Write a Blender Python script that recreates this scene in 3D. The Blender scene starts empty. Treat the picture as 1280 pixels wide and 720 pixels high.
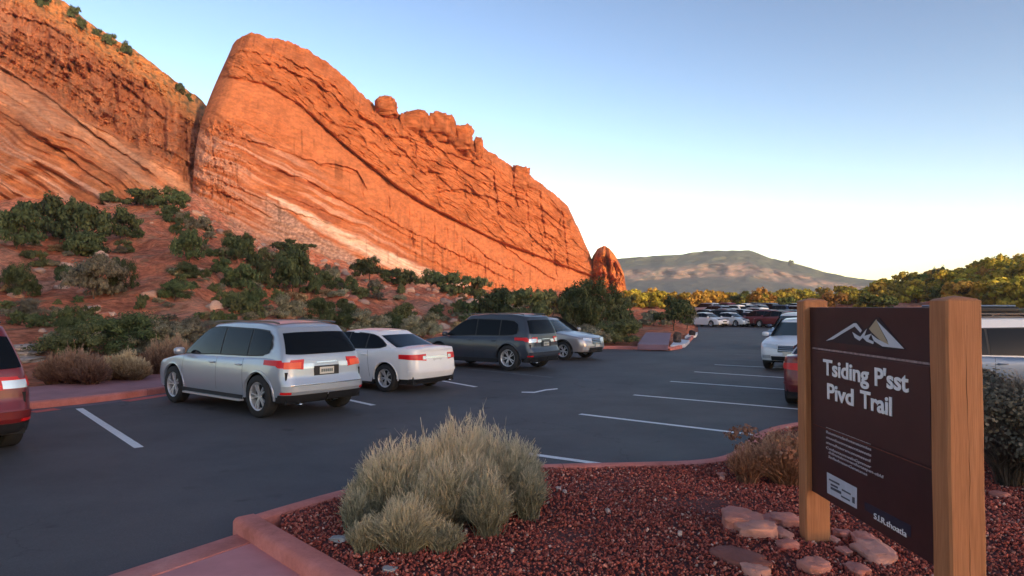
import bpy, math, random, os
import numpy as np
from mathutils import Vector, Matrix
R = math.radians
sc = bpy.context.scene
COL = sc.collection
# ---------------------------------------------------------------- camera, sky, sun, exposure
CAM_H = 2.0
PITCH = R(1.6)
F = 850.0
cam = bpy.data.objects.new('camera', bpy.data.cameras.new('camera')); COL.objects.link(cam); sc.camera = cam
cam.location = (0, 0, CAM_H); cam.rotation_euler = (R(90) + PITCH, 0, 0)
cam.data.lens = 36 * F / 1280; cam.data.sensor_width = 36; cam.data.clip_start = .1; cam.data.clip_end = 9000
SUN_AZ, SUN_EL = 143.0, 10.0
w = bpy.data.worlds.new('World'); sc.world = w; w.use_nodes = True
sky = w.node_tree.nodes.new('ShaderNodeTexSky'); sky.sky_type = 'NISHITA'; sky.sun_disc = False
sky.sun_elevation = R(SUN_EL); sky.sun_rotation = R(SUN_AZ); sky.air_density = 1.0; sky.dust_density = 1.0; sky.ozone_density = 0.9; sky.altitude = 1500
bg = w.node_tree.nodes['Background']
def sky_math(op, prev, val):
    nd = w.node_tree.nodes.new('ShaderNodeVectorMath'); nd.operation = op; w.node_tree.links.new(prev, nd.inputs[0]); nd.inputs[1].default_value = val; return nd.outputs[0]
SKY_PIVOT, SKY_GAMMA = 5.0, 1.62
o1 = sky_math('MULTIPLY', sky.outputs[0], (1.12 / SKY_PIVOT, .955 / SKY_PIVOT, .87 / SKY_PIVOT))
gm_ = w.node_tree.nodes.new('ShaderNodeGamma'); gm_.inputs[1].default_value = SKY_GAMMA; w.node_tree.links.new(o1, gm_.inputs[0])
w.node_tree.links.new(sky_math('MULTIPLY', gm_.outputs[0], (SKY_PIVOT,) * 3), bg.inputs[0]); bg.inputs[1].default_value = .15
sl = bpy.data.lights.new('sun', 'SUN'); sl.energy = 1.25; sl.angle = R(1.2); sl.color = (1, .76, .52)
sun = bpy.data.objects.new('sun', sl); COL.objects.link(sun)
sd = Vector((math.sin(R(SUN_AZ)) * math.cos(R(SUN_EL)), math.cos(R(SUN_AZ)) * math.cos(R(SUN_EL)), math.sin(R(SUN_EL))))
sun.rotation_euler = sd.to_track_quat('Z', 'Y').to_euler()
vs = sc.view_settings; vs.view_transform = 'Standard'; vs.look = 'None'; vs.exposure = 1.8; vs.gamma = 1; vs.use_curve_mapping = False
sc.cycles.max_bounces = 6; sc.cycles.diffuse_bounces = 3; sc.cycles.glossy_bounces = 3; sc.cycles.transmission_bounces = 4
sc.cycles.volume_bounces = 0; sc.cycles.caustics_reflective = False; sc.cycles.caustics_refractive = False
# ---------------------------------------------------------------- helpers
rng = np.random.default_rng(7); random.seed(7)
cp, sp_ = math.cos(PITCH), math.sin(PITCH)
def at(px, py, D):
    """world point seen at photo pixel (px,py) at forward distance D"""
    a = (np.asarray(px, float) - 640) / F; b = (360 - np.asarray(py, float)) / F
    fy = cp - b * sp_; k = D / fy
    return np.stack(np.broadcast_arrays(a * k, fy * k, CAM_H + (sp_ + b * cp) * k), -1)
def G(px, py, z=0.0):
    a = (px - 640) / F; b = (360 - py) / F
    k = (z - CAM_H) / (sp_ + b * cp)
    return (a * k, (cp - b * sp_) * k)
def tag(o, label=None, cat=None, group=None, kind=None):
    if label: o['label'] = label
    if cat: o['category'] = cat
    if group: o['group'] = group
    if kind: o['kind'] = kind
    return o
def empty(name, loc, rz=0.0):
    o = bpy.data.objects.new(name, None); COL.objects.link(o); o.location = loc; o.rotation_euler = (0, 0, rz)
    o.empty_display_size = .3
    return o
def mesh_obj(name, V, Fc, mats, parent=None, smooth=False, mi=None, col=None, angle=None):
    me = bpy.data.meshes.new(name)
    V = np.asarray(V, float).reshape(-1, 3)
    if isinstance(Fc, np.ndarray):
        n = Fc.shape[1]; nf = len(Fc)
        me.vertices.add(len(V)); me.vertices.foreach_set('co', V.ravel())
        me.loops.add(nf * n); me.loops.foreach_set('vertex_index', Fc.astype(np.int32).ravel())
        me.polygons.add(nf); me.polygons.foreach_set('loop_start', np.arange(0, nf * n, n, dtype=np.int32))
        me.polygons.foreach_set('loop_total', np.full(nf, n, dtype=np.int32))
        me.update(calc_edges=True)
    else:
        me.from_pydata(V.tolist(), [], Fc); me.update()
    if not isinstance(mats, (list, tuple)): mats = [mats]
    for m in mats: me.materials.append(m)
    if mi is not None: me.polygons.foreach_set('material_index', np.asarray(mi, np.int32))
    if smooth:
        me.polygons.foreach_set('use_smooth', np.ones(len(me.polygons), bool))
        if angle: me.set_sharp_from_angle(angle=R(angle))
    if col is not None:
        a = me.color_attributes.new('Col', 'FLOAT_COLOR', 'POINT')
        c = np.ones((len(V), 4)); c[:, :3] = col; a.data.foreach_set('color', c.ravel())
    o = bpy.data.objects.new(name, me); COL.objects.link(o)
    if parent: o.parent = parent
    return o
def grid_faces(nu, nv, flip=False):
    i = np.arange(nu - 1)[:, None] * nv + np.arange(nv - 1)[None, :]
    f = np.stack([i, i + nv, i + nv + 1, i + 1], -1).reshape(-1, 4)
    return f[:, ::-1] if flip else f
# --- numpy perlin noise
_perm = np.random.default_rng(3).permutation(512).astype(np.int64); _perm = np.concatenate([_perm, _perm, _perm])
_grad = np.random.default_rng(4).normal(size=(512, 3)); _grad /= np.linalg.norm(_grad, axis=1)[:, None]
def pn(x, y, z=0.0):
    x, y, z = np.broadcast_arrays(np.asarray(x, float), np.asarray(y, float), np.asarray(z, float))
    xi, yi, zi = np.floor(x).astype(np.int64), np.floor(y).astype(np.int64), np.floor(z).astype(np.int64)
    xf, yf, zf = x - xi, y - yi, z - zi
    u, v, ww = [t * t * t * (t * (t * 6 - 15) + 10) for t in (xf, yf, zf)]
    out = 0
    for dx in (0, 1):
        for dy in (0, 1):
            for dz in (0, 1):
                h = _perm[_perm[_perm[(xi + dx) & 511] + ((yi + dy) & 511)] + ((zi + dz) & 511)]
                g = _grad[h]
                d = g[..., 0] * (xf - dx) + g[..., 1] * (yf - dy) + g[..., 2] * (zf - dz)
                out = out + d * (u if dx else 1 - u) * (v if dy else 1 - v) * (ww if dz else 1 - ww)
    return out * 1.5
def fbm(x, y, z=0.0, o=4, g=.5):
    s, a, f = 0, 1, 1
    for i in range(o):
        s = s + a * pn(np.asarray(x) * f + 17.3 * i, np.asarray(y) * f + 9.1 * i, np.asarray(z) * f); a *= g; f *= 2.03
    return s
def ss(a, b, x):
    t = np.clip((x - a) / (b - a), 0, 1); return t * t * (3 - 2 * t)
def ip(x, pts): # piecewise linear
    p = np.asarray(pts, float); return np.interp(x, p[:, 0], p[:, 1])
# --- materials
def nt(name):
    m = bpy.data.materials.new(name); m.use_nodes = True
    return m, m.node_tree.nodes, m.node_tree.links, m.node_tree.nodes['Principled BSDF']
def M(name, color, rough=.6, metal=0, var=0.0, scale=8.0, bump=0.0, bscale=40.0, coat=0, spec=.5, emit=None, dist=.01):
    m, n, l, b = nt(name)
    b.inputs['Roughness'].default_value = rough; b.inputs['Metallic'].default_value = metal
    b.inputs['Coat Weight'].default_value = coat; b.inputs['Coat Roughness'].default_value = .04
    b.inputs['Specular IOR Level'].default_value = spec
    b.inputs['Base Color'].default_value = (*color, 1)
    tc = n.new('ShaderNodeTexCoord')
    if var:
        t = n.new('ShaderNodeTexNoise'); t.inputs['Scale'].default_value = scale; t.inputs['Detail'].default_value = 6; t.inputs['Roughness'].default_value = .65
        l.new(tc.outputs['Object'], t.inputs['Vector'])
        r = n.new('ShaderNodeValToRGB'); e = r.color_ramp.elements
        e[0].position = .3; e[1].position = .7
        e[0].color = (*[max(0, c * (1 - var)) for c in color], 1); e[1].color = (*[min(1, c * (1 + var)) for c in color], 1)
        l.new(t.outputs[0], r.inputs[0]); l.new(r.outputs[0], b.inputs['Base Color'])
    if bump:
        t = n.new('ShaderNodeTexNoise'); t.inputs['Scale'].default_value = bscale; t.inputs['Detail'].default_value = 5
        l.new(tc.outputs['Object'], t.inputs['Vector'])
        bp = n.new('ShaderNodeBump'); bp.inputs['Strength'].default_value = bump; bp.inputs['Distance'].default_value = dist
        l.new(t.outputs[0], bp.inputs['Height']); l.new(bp.outputs[0], b.inputs['Normal'])
    return m
def rock_mat(name, bscale, dist, strength=.8, stretch=(1, 1, 3), amt=.35, tint=True):
    m, n, l, b = nt(name); b.inputs['Roughness'].default_value = .92; b.inputs['Specular IOR Level'].default_value = .15
    at_ = n.new('ShaderNodeAttribute'); at_.attribute_name = 'Col'
    tc = n.new('ShaderNodeTexCoord'); mp = n.new('ShaderNodeMapping'); mp.inputs['Scale'].default_value = stretch; mp.inputs['Rotation'].default_value = (0, R(24), R(-25))
    l.new(tc.outputs['Object'], mp.inputs[0])
    t = n.new('ShaderNodeTexNoise'); t.inputs['Scale'].default_value = bscale; t.inputs['Detail'].default_value = 9; t.inputs['Roughness'].default_value = .68
    l.new(mp.outputs[0], t.inputs['Vector'])
    r = n.new('ShaderNodeMapRange'); r.inputs['From Min'].default_value = .3; r.inputs['From Max'].default_value = .7; r.inputs['To Min'].default_value = 1 - amt; r.inputs['To Max'].default_value = 1 + amt
    l.new(t.outputs[0], r.inputs[0])
    mx = n.new('ShaderNodeVectorMath'); mx.operation = 'SCALE'; l.new(at_.outputs['Color'], mx.inputs[0]); l.new(r.outputs[0], mx.inputs['Scale'])
    l.new(mx.outputs[0], b.inputs['Base Color'])
    t2 = n.new('ShaderNodeTexNoise'); t2.inputs['Scale'].default_value = bscale * 2.2; t2.inputs['Detail'].default_value = 10; t2.inputs['Roughness'].default_value = .7
    l.new(mp.outputs[0], t2.inputs['Vector'])
    bp = n.new('ShaderNodeBump'); bp.inputs['Strength'].default_value = strength; bp.inputs['Distance'].default_value = dist
    l.new(t2.outputs[0], bp.inputs['Height']); l.new(bp.outputs[0], b.inputs['Normal'])
    return m

# ---------------------------------------------------------------- terrain height model
KERB_PX = [(-260, 557), (-100, 531), (32, 512.5), (90, 507), (150, 500), (212, 490.5), (300, 480), (430, 463), (560, 450), (650, 441), (745, 436), (790, 437), (838, 438.5)]
KERB = [G(x, y) for x, y in KERB_PX]
BACK_PX = [(852, 436), (862, 429), (868, 421), (873, 414), (872, 408), (868, 403)]
BACK = [G(x, y) for x, y in BACK_PX]
LOT_LEFT = KERB + BACK
DK = [(-900, 7.0)] + [(x, G(x, y)[1]) for x, y in KERB_PX] + [(856, 45), (868, 70), (876, 104), (1000, 112), (1120, 92), (1300, 72), (1700, 60), (3000, 50)]
DB = [(-900, 66), (-300, 76), (0, 85), (240, 93), (500, 135), (740, 200), (790, 215), (868, 220), (900, 215), (1000, 185), (1150, 160), (1300, 125), (3000, 100)]
BPY = [(-900, 245), (0, 250), (100, 254), (240, 246), (300, 284), (350, 310), (450, 334), (600, 364), (700, 366), (748, 362), (790, 376), (868, 380), (900, 380), (1000, 379), (1100, 371), (1150, 363), (1200, 352), (1280, 339), (1350, 336), (1700, 320), (3000, 300)]
def terrain(X, Y):
    X = np.asarray(X, float); Y = np.asarray(Y, float)
    Ys = np.maximum(Y, 4.0)
    px = np.clip(640 + F * X / Ys, -900, 3000)
    dk, db, bp = ip(px, DK), ip(px, DB), ip(px, BPY)
    lift = .035 * np.clip(Ys - 76, 0, 36) * ss(835, 868, px)
    zb = CAM_H + (383.75 - bp) / F * db - 1.2 * ss(835, 868, px)
    t = (Ys - dk) / (db - dk)
    flat = 3.0 / np.maximum(db - dk, 5)
    tt = np.clip((t - flat) / (1 - flat), 0, 1)
    z = .13 + (zb - .13) * (tt ** 1.15) + np.where(t > 1, (t - 1).clip(0, 3) * 2.0, 0)
    far = ss(1.3, 4.5, t); z = z * (1 - far) + .5 * far
    rough = fbm(X * .12, Y * .12, 3, 4) * 1.3 + fbm(X * .5, Y * .5, 1, 3) * .28
    z = z + rough * ss(.0, .25, tt) * (1 - far) * np.clip((zb - .2) / 6, .12, 1)
    inside = (Ys < dk + .2)
    z = np.where(inside, -.03, z) + lift
    z = np.where(Y < 4.0, -.03, z)
    return z
def on_hill(px, py_or_D):
    D = py_or_D; X = (px - 640) / F * D
    return X, D, float(terrain(X, D))
def hill_from_pixel(px, py):
    """ground point of the hillside that shows at this pixel"""
    dk, db = ip(px, DK), ip(px, DB)
    Ds = np.linspace(dk + .3, db * .995, 260)
    P = at(px, py, Ds); z = terrain(P[:, 0], P[:, 1])
    k = np.where(z >= P[:, 2])[0]
    i = k[0] if len(k) else len(Ds) - 1
    return float(P[i, 0]), float(P[i, 1]), float(z[i])
# ---------------------------------------------------------------- ground sheet (one polar sheet to the horizon)
mat_soil, n, l, b = nt('red_soil'); b.inputs['Roughness'].default_value = .95; b.inputs['Specular IOR Level'].default_value = .1
tc = n.new('ShaderNodeTexCoord')
def nz(n_, l_, tc_, s, d=6, r=.6):
    t = n_.new('ShaderNodeTexNoise'); t.inputs['Scale'].default_value = s; t.inputs['Detail'].default_value = d; t.inputs['Roughness'].default_value = r
    l_.new(tc_.outputs['Object'], t.inputs['Vector']); return t
def ramp(n_, l_, src, stops):
    r = n_.new('ShaderNodeValToRGB'); e = r.color_ramp.elements
    while len(e) < len(stops): e.new(.5)
    for k, (p, c) in enumerate(stops): e[k].position = p; e[k].color = (*c, 1)
    l_.new(src, r.inputs[0]); return r
def mixc(n_, l_, f, a, b_, mode='MIX'):
    m = n_.new('ShaderNodeMix'); m.data_type = 'RGBA'; m.blend_type = mode
    if isinstance(f, float): m.inputs[0].default_value = f
    else: l_.new(f, m.inputs[0])
    l_.new(a, m.inputs[6]); l_.new(b_, m.inputs[7]); return m.outputs[2]
a1 = ramp(n, l, nz(n, l, tc, .11).outputs[0], [(.3, (.54, .165, .095)), (.5, (.66, .225, .125)), (.62, (.68, .33, .22)), (.75, (.50, .27, .18))])
a2 = ramp(n, l, nz(n, l, tc, 1.7, 9, .75).outputs[0], [(.38, (.5, .45, .42)), (.52, (1, 1, 1)), (.64, (1.4, 1.4, 1.35))])
c0 = mixc(n, l, 1.0, a1.outputs[0], a2.outputs[0], 'MULTIPLY')
# dry grass and litter patches
gm = ramp(n, l, nz(n, l, tc, .7, 8, .7).outputs[0], [(.52, (0, 0, 0)), (.62, (1, 1, 1))])
gc = ramp(n, l, nz(n, l, tc, 5, 5).outputs[0], [(.3, (.16, .13, .07)), (.7, (.36, .29, .19))])
sc_ = n.new('ShaderNodeMath'); sc_.operation = 'MULTIPLY'; l.new(gm.outputs[0], sc_.inputs[0]); sc_.inputs[1].default_value = .55
c1 = mixc(n, l, sc_.outputs[0], c0, gc.outputs[0])
l.new(c1, b.inputs['Base Color'])
bp = n.new('ShaderNodeBump'); bp.inputs['Strength'].default_value = .9; bp.inputs['Distance'].default_value = .35
l.new(nz(n, l, tc, 3.2, 10, .8).outputs[0], bp.inputs['Height']); l.new(bp.outputs[0], b.inputs['Normal'])
azs = np.concatenate([np.linspace(-180, -62, 40, endpoint=False), np.linspace(-62, 50, 620, endpoint=False), np.linspace(50, 180, 40)])
rad = np.concatenate([[0.0, 3.0], 6.0 * (230 / 6.0) ** np.linspace(0, 1, 330), np.geomspace(245, 2350, 30)])
A_, R_ = np.meshgrid(R(1) * azs, rad, indexing='ij')
gx, gy = R_ * np.sin(A_), R_ * np.cos(A_)
gz = terrain(gx, gy)
gz = np.where(R_ > 260, np.minimum(gz, .6), gz)
tag(mesh_obj('ground', np.stack([gx, gy, gz], -1), grid_faces(len(azs), len(rad), True), mat_soil, smooth=True), kind='structure')

# ---------------------------------------------------------------- asphalt lot
mat_asph, n, l, b = nt('asphalt'); tc = n.new('ShaderNodeTexCoord')
a1 = ramp(n, l, nz(n, l, tc, .35, 5).outputs[0], [(.3, (.066, .063, .066)), (.6, (.085, .080, .083)), (.8, (.10, .095, .098))])
a2 = ramp(n, l, nz(n, l, tc, 60, 4, .8).outputs[0], [(.3, (.7, .7, .7)), (.6, (1.05, 1.05, 1.05)), (.75, (1.6, 1.6, 1.6))])
c_ = mixc(n, l, 1.0, a1.outputs[0], a2.outputs[0], 'MULTIPLY')
# oil drips
vo = nz(n, l, tc, 1.3, 3, .5); od = ramp(n, l, vo.outputs[0], [(.27, (.55, .55, .55)), (.33, (1, 1, 1))])
c_ = mixc(n, l, 1.0, c_, od.outputs[0], 'MULTIPLY')
# hairline cracks, only in some patches, and dusty red grit
vc = n.new('ShaderNodeTexVoronoi'); vc.feature = 'DISTANCE_TO_EDGE'; vc.inputs['Scale'].default_value = .42
wn = nz(n, l, tc, 1.1, 5, .6); va = n.new('ShaderNodeVectorMath'); va.operation = 'MULTIPLY_ADD'; l.new(wn.outputs['Color'], va.inputs[0]); va.inputs[1].default_value = (1.1, 1.1, 0); l.new(tc.outputs['Object'], va.inputs[2]); l.new(va.outputs[0], vc.inputs['Vector'])
cr = ramp(n, l, vc.outputs['Distance'], [(.0, (.45, .45, .45)), (.006, (1, 1, 1))])
cmk = ramp(n, l, nz(n, l, tc, .16, 3, .5).outputs[0], [(.50, (0, 0, 0)), (.56, (1, 1, 1))])
mcr = n.new('ShaderNodeMix'); mcr.data_type = 'RGBA'; mcr.blend_type = 'MULTIPLY'; l.new(cmk.outputs[0], mcr.inputs[0]); l.new(c_, mcr.inputs[6]); l.new(cr.outputs[0], mcr.inputs[7]); c_ = mcr.outputs[2]
gr_ = ramp(n, l, nz(n, l, tc, 170, 2, .5).outputs[0], [(.70, (0, 0, 0)), (.74, (1, 1, 1))]); grc = n.new('ShaderNodeRGB'); grc.outputs[0].default_value = (.26, .16, .13, 1)
c_ = mixc(n, l, gr_.outputs[0], c_, grc.outputs[0])
st_ = ramp(n, l, nz(n, l, tc, .55, 7, .7).outputs[0], [(.35, (.80, .80, .80)), (.5, (1, 1, 1)), (.68, (1.12, 1.10, 1.08))]); c_ = mixc(n, l, 1.0, c_, st_.outputs[0], 'MULTIPLY')
l.new(c_, b.inputs['Base Color'])
rr = n.new('ShaderNodeMapRange'); rr.inputs['To Min'].default_value = .62; rr.inputs['To Max'].default_value = .85
l.new(nz(n, l, tc, .8, 4).outputs[0], rr.inputs[0]); l.new(rr.outputs[0], b.inputs['Roughness'])
bp = n.new('ShaderNodeBump'); bp.inputs['Strength'].default_value = .55; bp.inputs['Distance'].default_value = .008
l.new(nz(n, l, tc, 90, 3, .7).outputs[0], bp.inputs['Height']); l.new(bp.outputs[0], b.inputs['Normal'])
lot = [(-18, 2.5)] + LOT_LEFT + [G(880, 401), (40, 118), (70, 100), (90, 60), (60, 6), (30, -30), (-18, -30)]
def clip_y(P, y0, keep_low):
    out = []
    for k in range(len(P)):
        a, b_ = P[k], P[(k + 1) % len(P)]; ia = (a[1] <= y0) == keep_low; ib = (b_[1] <= y0) == keep_low
        if ia: out.append(a)
        if ia != ib: t = (y0 - a[1]) / (b_[1] - a[1]); out.append((a[0] + (b_[0] - a[0]) * t, y0))
    return out
def lotz(y): return .035 * max(0, min(36, y - 76))
fl_, up_ = clip_y(lot, 76, True), clip_y(lot, 76, False); up_a, up_b = clip_y(up_, 112, True), clip_y(up_, 112, False)
V = []; Fs = []
for poly in (fl_, up_a, up_b):
    Fs.append(tuple(range(len(V), len(V) + len(poly)))[::-1]); V += [(x, y, .004 + lotz(y)) for x, y in poly]
mesh_obj('car_park_asphalt', V, Fs, mat_asph)
tag(bpy.data.objects['car_park_asphalt'], kind='structure')

# painted markings (worn white)
mat_paint, n, l, b = nt('marking_paint'); tc = n.new('ShaderNodeTexCoord'); b.inputs['Roughness'].default_value = .7
pr = ramp(n, l, nz(n, l, tc, 14, 8, .8).outputs[0], [(.30, (.16, .16, .17)), (.38, (.66, .66, .66)), (.6, (.84, .84, .83))])
l.new(pr.outputs[0], b.inputs['Base Color'])
mat_paint_faded, n, l, b = nt('faded_marking_paint'); tc = n.new('ShaderNodeTexCoord'); b.inputs['Roughness'].default_value = .8
pr = ramp(n, l, nz(n, l, tc, 9, 8, .8).outputs[0], [(.35, (.06, .06, .07)), (.5, (.16, .16, .17)), (.7, (.26, .26, .27))])
l.new(pr.outputs[0], b.inputs['Base Color'])
def stripe(a, b_, wd=.11, mat=None, ext=0.0):
    a = Vector(a); b_ = Vector(b_); d = (b_ - a).normalized(); b_ = b_ + d * ext; nrm = Vector((-d.y, d.x)) * wd / 2
    k = 24; V = []
    for i in range(k + 1):
        p = a.lerp(b_, i / k); j = random.uniform(-.004, .004)
        V += [(p.x + nrm.x * (1 + j * 8), p.y + nrm.y * (1 + j * 8), .008), (p.x - nrm.x, p.y - nrm.y, .008)]
    Fs = [(2 * i, 2 * i + 1, 2 * i + 3, 2 * i + 2) for i in range(k)]
    return tag(mesh_obj('parking_line', V, Fs, mat or mat_paint), kind='structure')
for a_, b_, e, m_ in [((99, 511), (174, 560), 0, None), ((405, 493.5), (467, 507), 0, None), ((545, 475), (595, 484), 0, None),
                      ((640, 565), (790, 586), 1.2, None), ((725, 518), (935, 543), 2.4, None), ((792, 494), (977, 510), 2.6, None),
                      ((838, 477), (985, 487.5), 2.6, None), ((868, 465), (975, 472), 2.5, None), ((893, 456), (985, 460.6), 2.4, None),
                      ((905, 449), (985, 452.5), 2.4, mat_paint_faded), ((918, 443), (985, 445.6), 2.4, mat_paint_faded), ((928, 437.5), (985, 439.5), 2, mat_paint_faded),
                      ((590, 462), (690, 472), 0, mat_paint_faded)]:
    stripe(G(*a_), G(*b_), .125, m_, e)
# wavy arrow-like mark in the aisle
mk = [(652, 490.6), (668, 490.8), (682, 487.8), (697, 486.3)]
V, Fs = [], []
for i, p in enumerate(mk):
    x, y = G(*p); wd = [.08, .11, .11, .09][i]; V += [(x, y - wd, .008), (x, y + wd, .008)]
for i in range(3): Fs.append((2 * i, 2 * i + 2, 2 * i + 3, 2 * i + 1))
tag(mesh_obj('aisle_marking', V, Fs, mat_paint), kind='structure')

# ---------------------------------------------------------------- kerbs
mat_kerb, n, l, b = nt('pink_concrete'); tc = n.new('ShaderNodeTexCoord'); b.inputs['Roughness'].default_value = .85; b.inputs['Specular IOR Level'].default_value = .25
a1 = ramp(n, l, nz(n, l, tc, 1.6, 8, .7).outputs[0], [(.28, (.40, .13, .10)), (.42, (.54, .185, .15)), (.58, (.64, .235, .20)), (.78, (.70, .33, .28))])
a2 = ramp(n, l, nz(n, l, tc, 30, 8, .8).outputs[0], [(.25, (.62, .58, .58)), (.42, (.95, .95, .95)), (.65, (1.06, 1.06, 1.06))])
l.new(mixc(n, l, 1.0, a1.outputs[0], a2.outputs[0], 'MULTIPLY'), b.inputs['Base Color'])
bp = n.new('ShaderNodeBump'); bp.inputs['Strength'].default_value = .5; bp.inputs['Distance'].default_value = .006
l.new(nz(n, l, tc, 70, 6, .75).outputs[0], bp.inputs['Height']); l.new(bp.outputs[0], b.inputs['Normal'])
mat_kerb_red = M('red_kerb_paint', (.62, .085, .05), .6, var=.25, scale=6, bump=.3, bscale=60, dist=.004)
mat_walk = M('mauve_concrete', (.36, .155, .16), .85, var=.22, scale=1.2, bump=.4, bscale=60, dist=.005)
mat_white = M('white_concrete', (.66, .66, .68), .8, var=.15, scale=4)
def smooth_line(pts, step=.25, it=2):
    P = [Vector(p) for p in pts]
    for _ in range(it):
        Q = [P[0]]
        for a, b_ in zip(P[:-1], P[1:]): Q += [a.lerp(b_, .25), a.lerp(b_, .75)]
        Q.append(P[-1]); P = Q
    return P
def sweep(name, pts, prof, mat, z0=0.0, parent=None, ang=40):
    """sweep a (offset to the left, height) profile along a plan line; real thickness, capped ends"""
    P = [Vector(p) for p in pts]; V = []; m = len(prof)
    for i, p in enumerate(P):
        t = (P[min(i + 1, len(P) - 1)] - P[max(i - 1, 0)]).normalized(); nr = Vector((-t.y, t.x))
        for o_, z in prof: V.append((p.x + nr.x * o_, p.y + nr.y * o_, z0 + z))
    Fs = []
    for i in range(len(P) - 1):
        for j in range(m - 1): Fs.append((i * m + j, (i + 1) * m + j, (i + 1) * m + j + 1, i * m + j + 1))
    Fs.append(tuple(range(m))[::-1]); Fs.append(tuple((len(P) - 1) * m + j for j in range(m)))
    return mesh_obj(name, V, Fs, mat, parent, smooth=True, angle=ang)
KP = lambda o, h, wd: [(o, -.05), (o, h * .8), (o + .02, h * .95), (o + .045, h), (o + wd - .03, h), (o + wd, h - .02), (o + wd, -.05)]
kl = smooth_line(LOT_LEFT[:-3])
tag(sweep('kerb', kl, KP(0, .15, .17), mat_kerb), kind='structure')
# gutter pan at the foot of the left kerb, worn and partly painted red
def sub(pxs): return [G(*p) for p in pxs]
gut = M('gutter_concrete', (.15, .12, .14), .8, var=.3, scale=3)
tag(sweep('gutter', smooth_line(LOT_LEFT[:9]), [(-.34, .0055), (-.002, .0065)], gut), kind='structure')
for a, b_ in (((150, 501.5), (214, 492)), ((34, 515), (66, 511))):
    pa, pb = G(*a), G(*b_)
    tag(sweep('red_painted_gutter', [Vector(pa).lerp(Vector(pb), i / 6) for i in range(7)], [(-.30, .0095), (-.01, .0105)], mat_kerb_red), kind='structure')
# mauve pathway behind the left kerb
tag(sweep('path', smooth_line(KERB[:8]), [(.175, .05), (.175, .147), (2.9, .15), (2.9, .05)], mat_walk), kind='structure')
# mauve concrete pad by the tree and the white nosing at its corner
pad = [G(797, 434, .15), G(835, 435, .15), G(841, 411, .15), G(812, 411, .15)]
V = [(x, y, .05) for x, y in pad] + [(x, y, .29) for x, y in pad]
mat_pad = M('mauve_paving', (.25, .15, .19), .8, var=.12, scale=2)
tag(mesh_obj('pavement', V, [(4, 5, 6, 7), (0, 1, 5, 4), (1, 2, 6, 5), (2, 3, 7, 6), (3, 0, 4, 7)], mat_pad), kind='structure')
for q in ([(838, 436.5), (856, 434.5), (862, 429), (852, 428), (842, 431)], [(856, 424), (870, 422), (872, 418), (862, 419)]):
    g = [G(*p) for p in q]; k = len(g)
    V = [(x, y, .0) for x, y in g] + [(x, y, .17) for x, y in g]
    tag(mesh_obj('white_kerb_nose', V, [tuple(range(k, 2 * k))] + [(i, (i + 1) % k, (i + 1) % k + k, i + k) for i in range(k)], mat_white), kind='structure')

# ---------------------------------------------------------------- foreground island: kerb, apron, gravel bed
ISL = [G(292, 671, 0), G(340, 655, 0), G(430, 627.5, 0), G(520, 607, 0), G(600, 598, 0), G(690, 594.5, 0), G(800, 592, 0), G(870, 590, 0), G(908, 583, 0), G(930, 569, 0), G(941, 553, 0), G(975, 541, 0), G(1040, 533, 0), G(1150, 526, 0), G(1320, 520, 0), G(1700, 518, 0)]
isl = smooth_line(ISL)
kerb2 = sweep('kerb', isl, [(-a, b_) for a, b_ in KP(0, .15, .16)], mat_kerb); tag(kerb2, kind='structure')
mat_joint = M('kerb_joint', (.16, .06, .055), .95)
prof_j = [(-a, b_) for a, b_ in KP(0, .15, .16)]
def joint(line, prof, dist, off=.0016, wd=.009):
    acc = 0
    for a, b_ in zip(line[:-1], line[1:]):
        L_ = (b_ - a).length
        if acc + L_ >= dist:
            t = (b_ - a).normalized(); p = a + t * (dist - acc); nr = Vector((-t.y, t.x)); V = []
            cxx = sum(o for o, z in prof) / len(prof)
            for o, z in prof:
                oo = o + (off if o > cxx else -off); zz = z + off
                for s_ in (-wd / 2, wd / 2): V.append((p.x + nr.x * oo + t.x * s_, p.y + nr.y * oo + t.y * s_, zz))
            return tag(mesh_obj('kerb_joint', V, [(2 * i, 2 * i + 1, 2 * i + 3, 2 * i + 2) for i in range(len(prof) - 1)], mat_joint), kind='structure')
        acc += L_
for d in (1.6, 3.9, 6.2, 8.5, 10.8): joint(isl, prof_j, d)
for d in np.arange(6, 40, 2.6): joint(kl, KP(0, .15, .17), float(d))
# low wall-like kerb running from the corner toward the camera
c0_ = Vector(G(292, 671, 0)); c1_ = Vector(G(395, 740, 0)); d_ = (c1_ - c0_).normalized()
WL = [c0_ + d_ * t for t in (-.02, .5, 1.2, 2.2, 3.5, 6)]
tag(sweep('kerb', WL, [(0.0 + a, b_ * 1.03) for a, b_ in KP(0, .155, .21)], mat_kerb), kind='structure')
# lower apron (dropped kerb + flag) left of the corner
ap0 = Vector(G(285, 676, 0)); ap1 = Vector(G(140, 724, 0)); e_ = (ap1 - ap0).normalized()
AP = [ap0 - e_ * .12, ap0 + e_ * 1, ap0 + e_ * 2.0, ap0 + e_ * 5]
tag(sweep('dropped_kerb', AP, [(0, -.05), (0, .03), (.02, .042), (.30, .046), (.305, .03)], mat_kerb), kind='structure')
tag(sweep('dropped_kerb', AP, [(.318, .03), (.322, .043), (4.0, .047), (4.0, -.05)], M('apron_concrete', (.56, .23, .23), .85, var=.15, scale=1.5, bump=.3, bscale=60, dist=.004)), kind='structure')

mat_bed = M('gravel_base', (.13, .035, .03), .95, var=.4, scale=20, bump=1, bscale=60, dist=.03)
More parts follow.
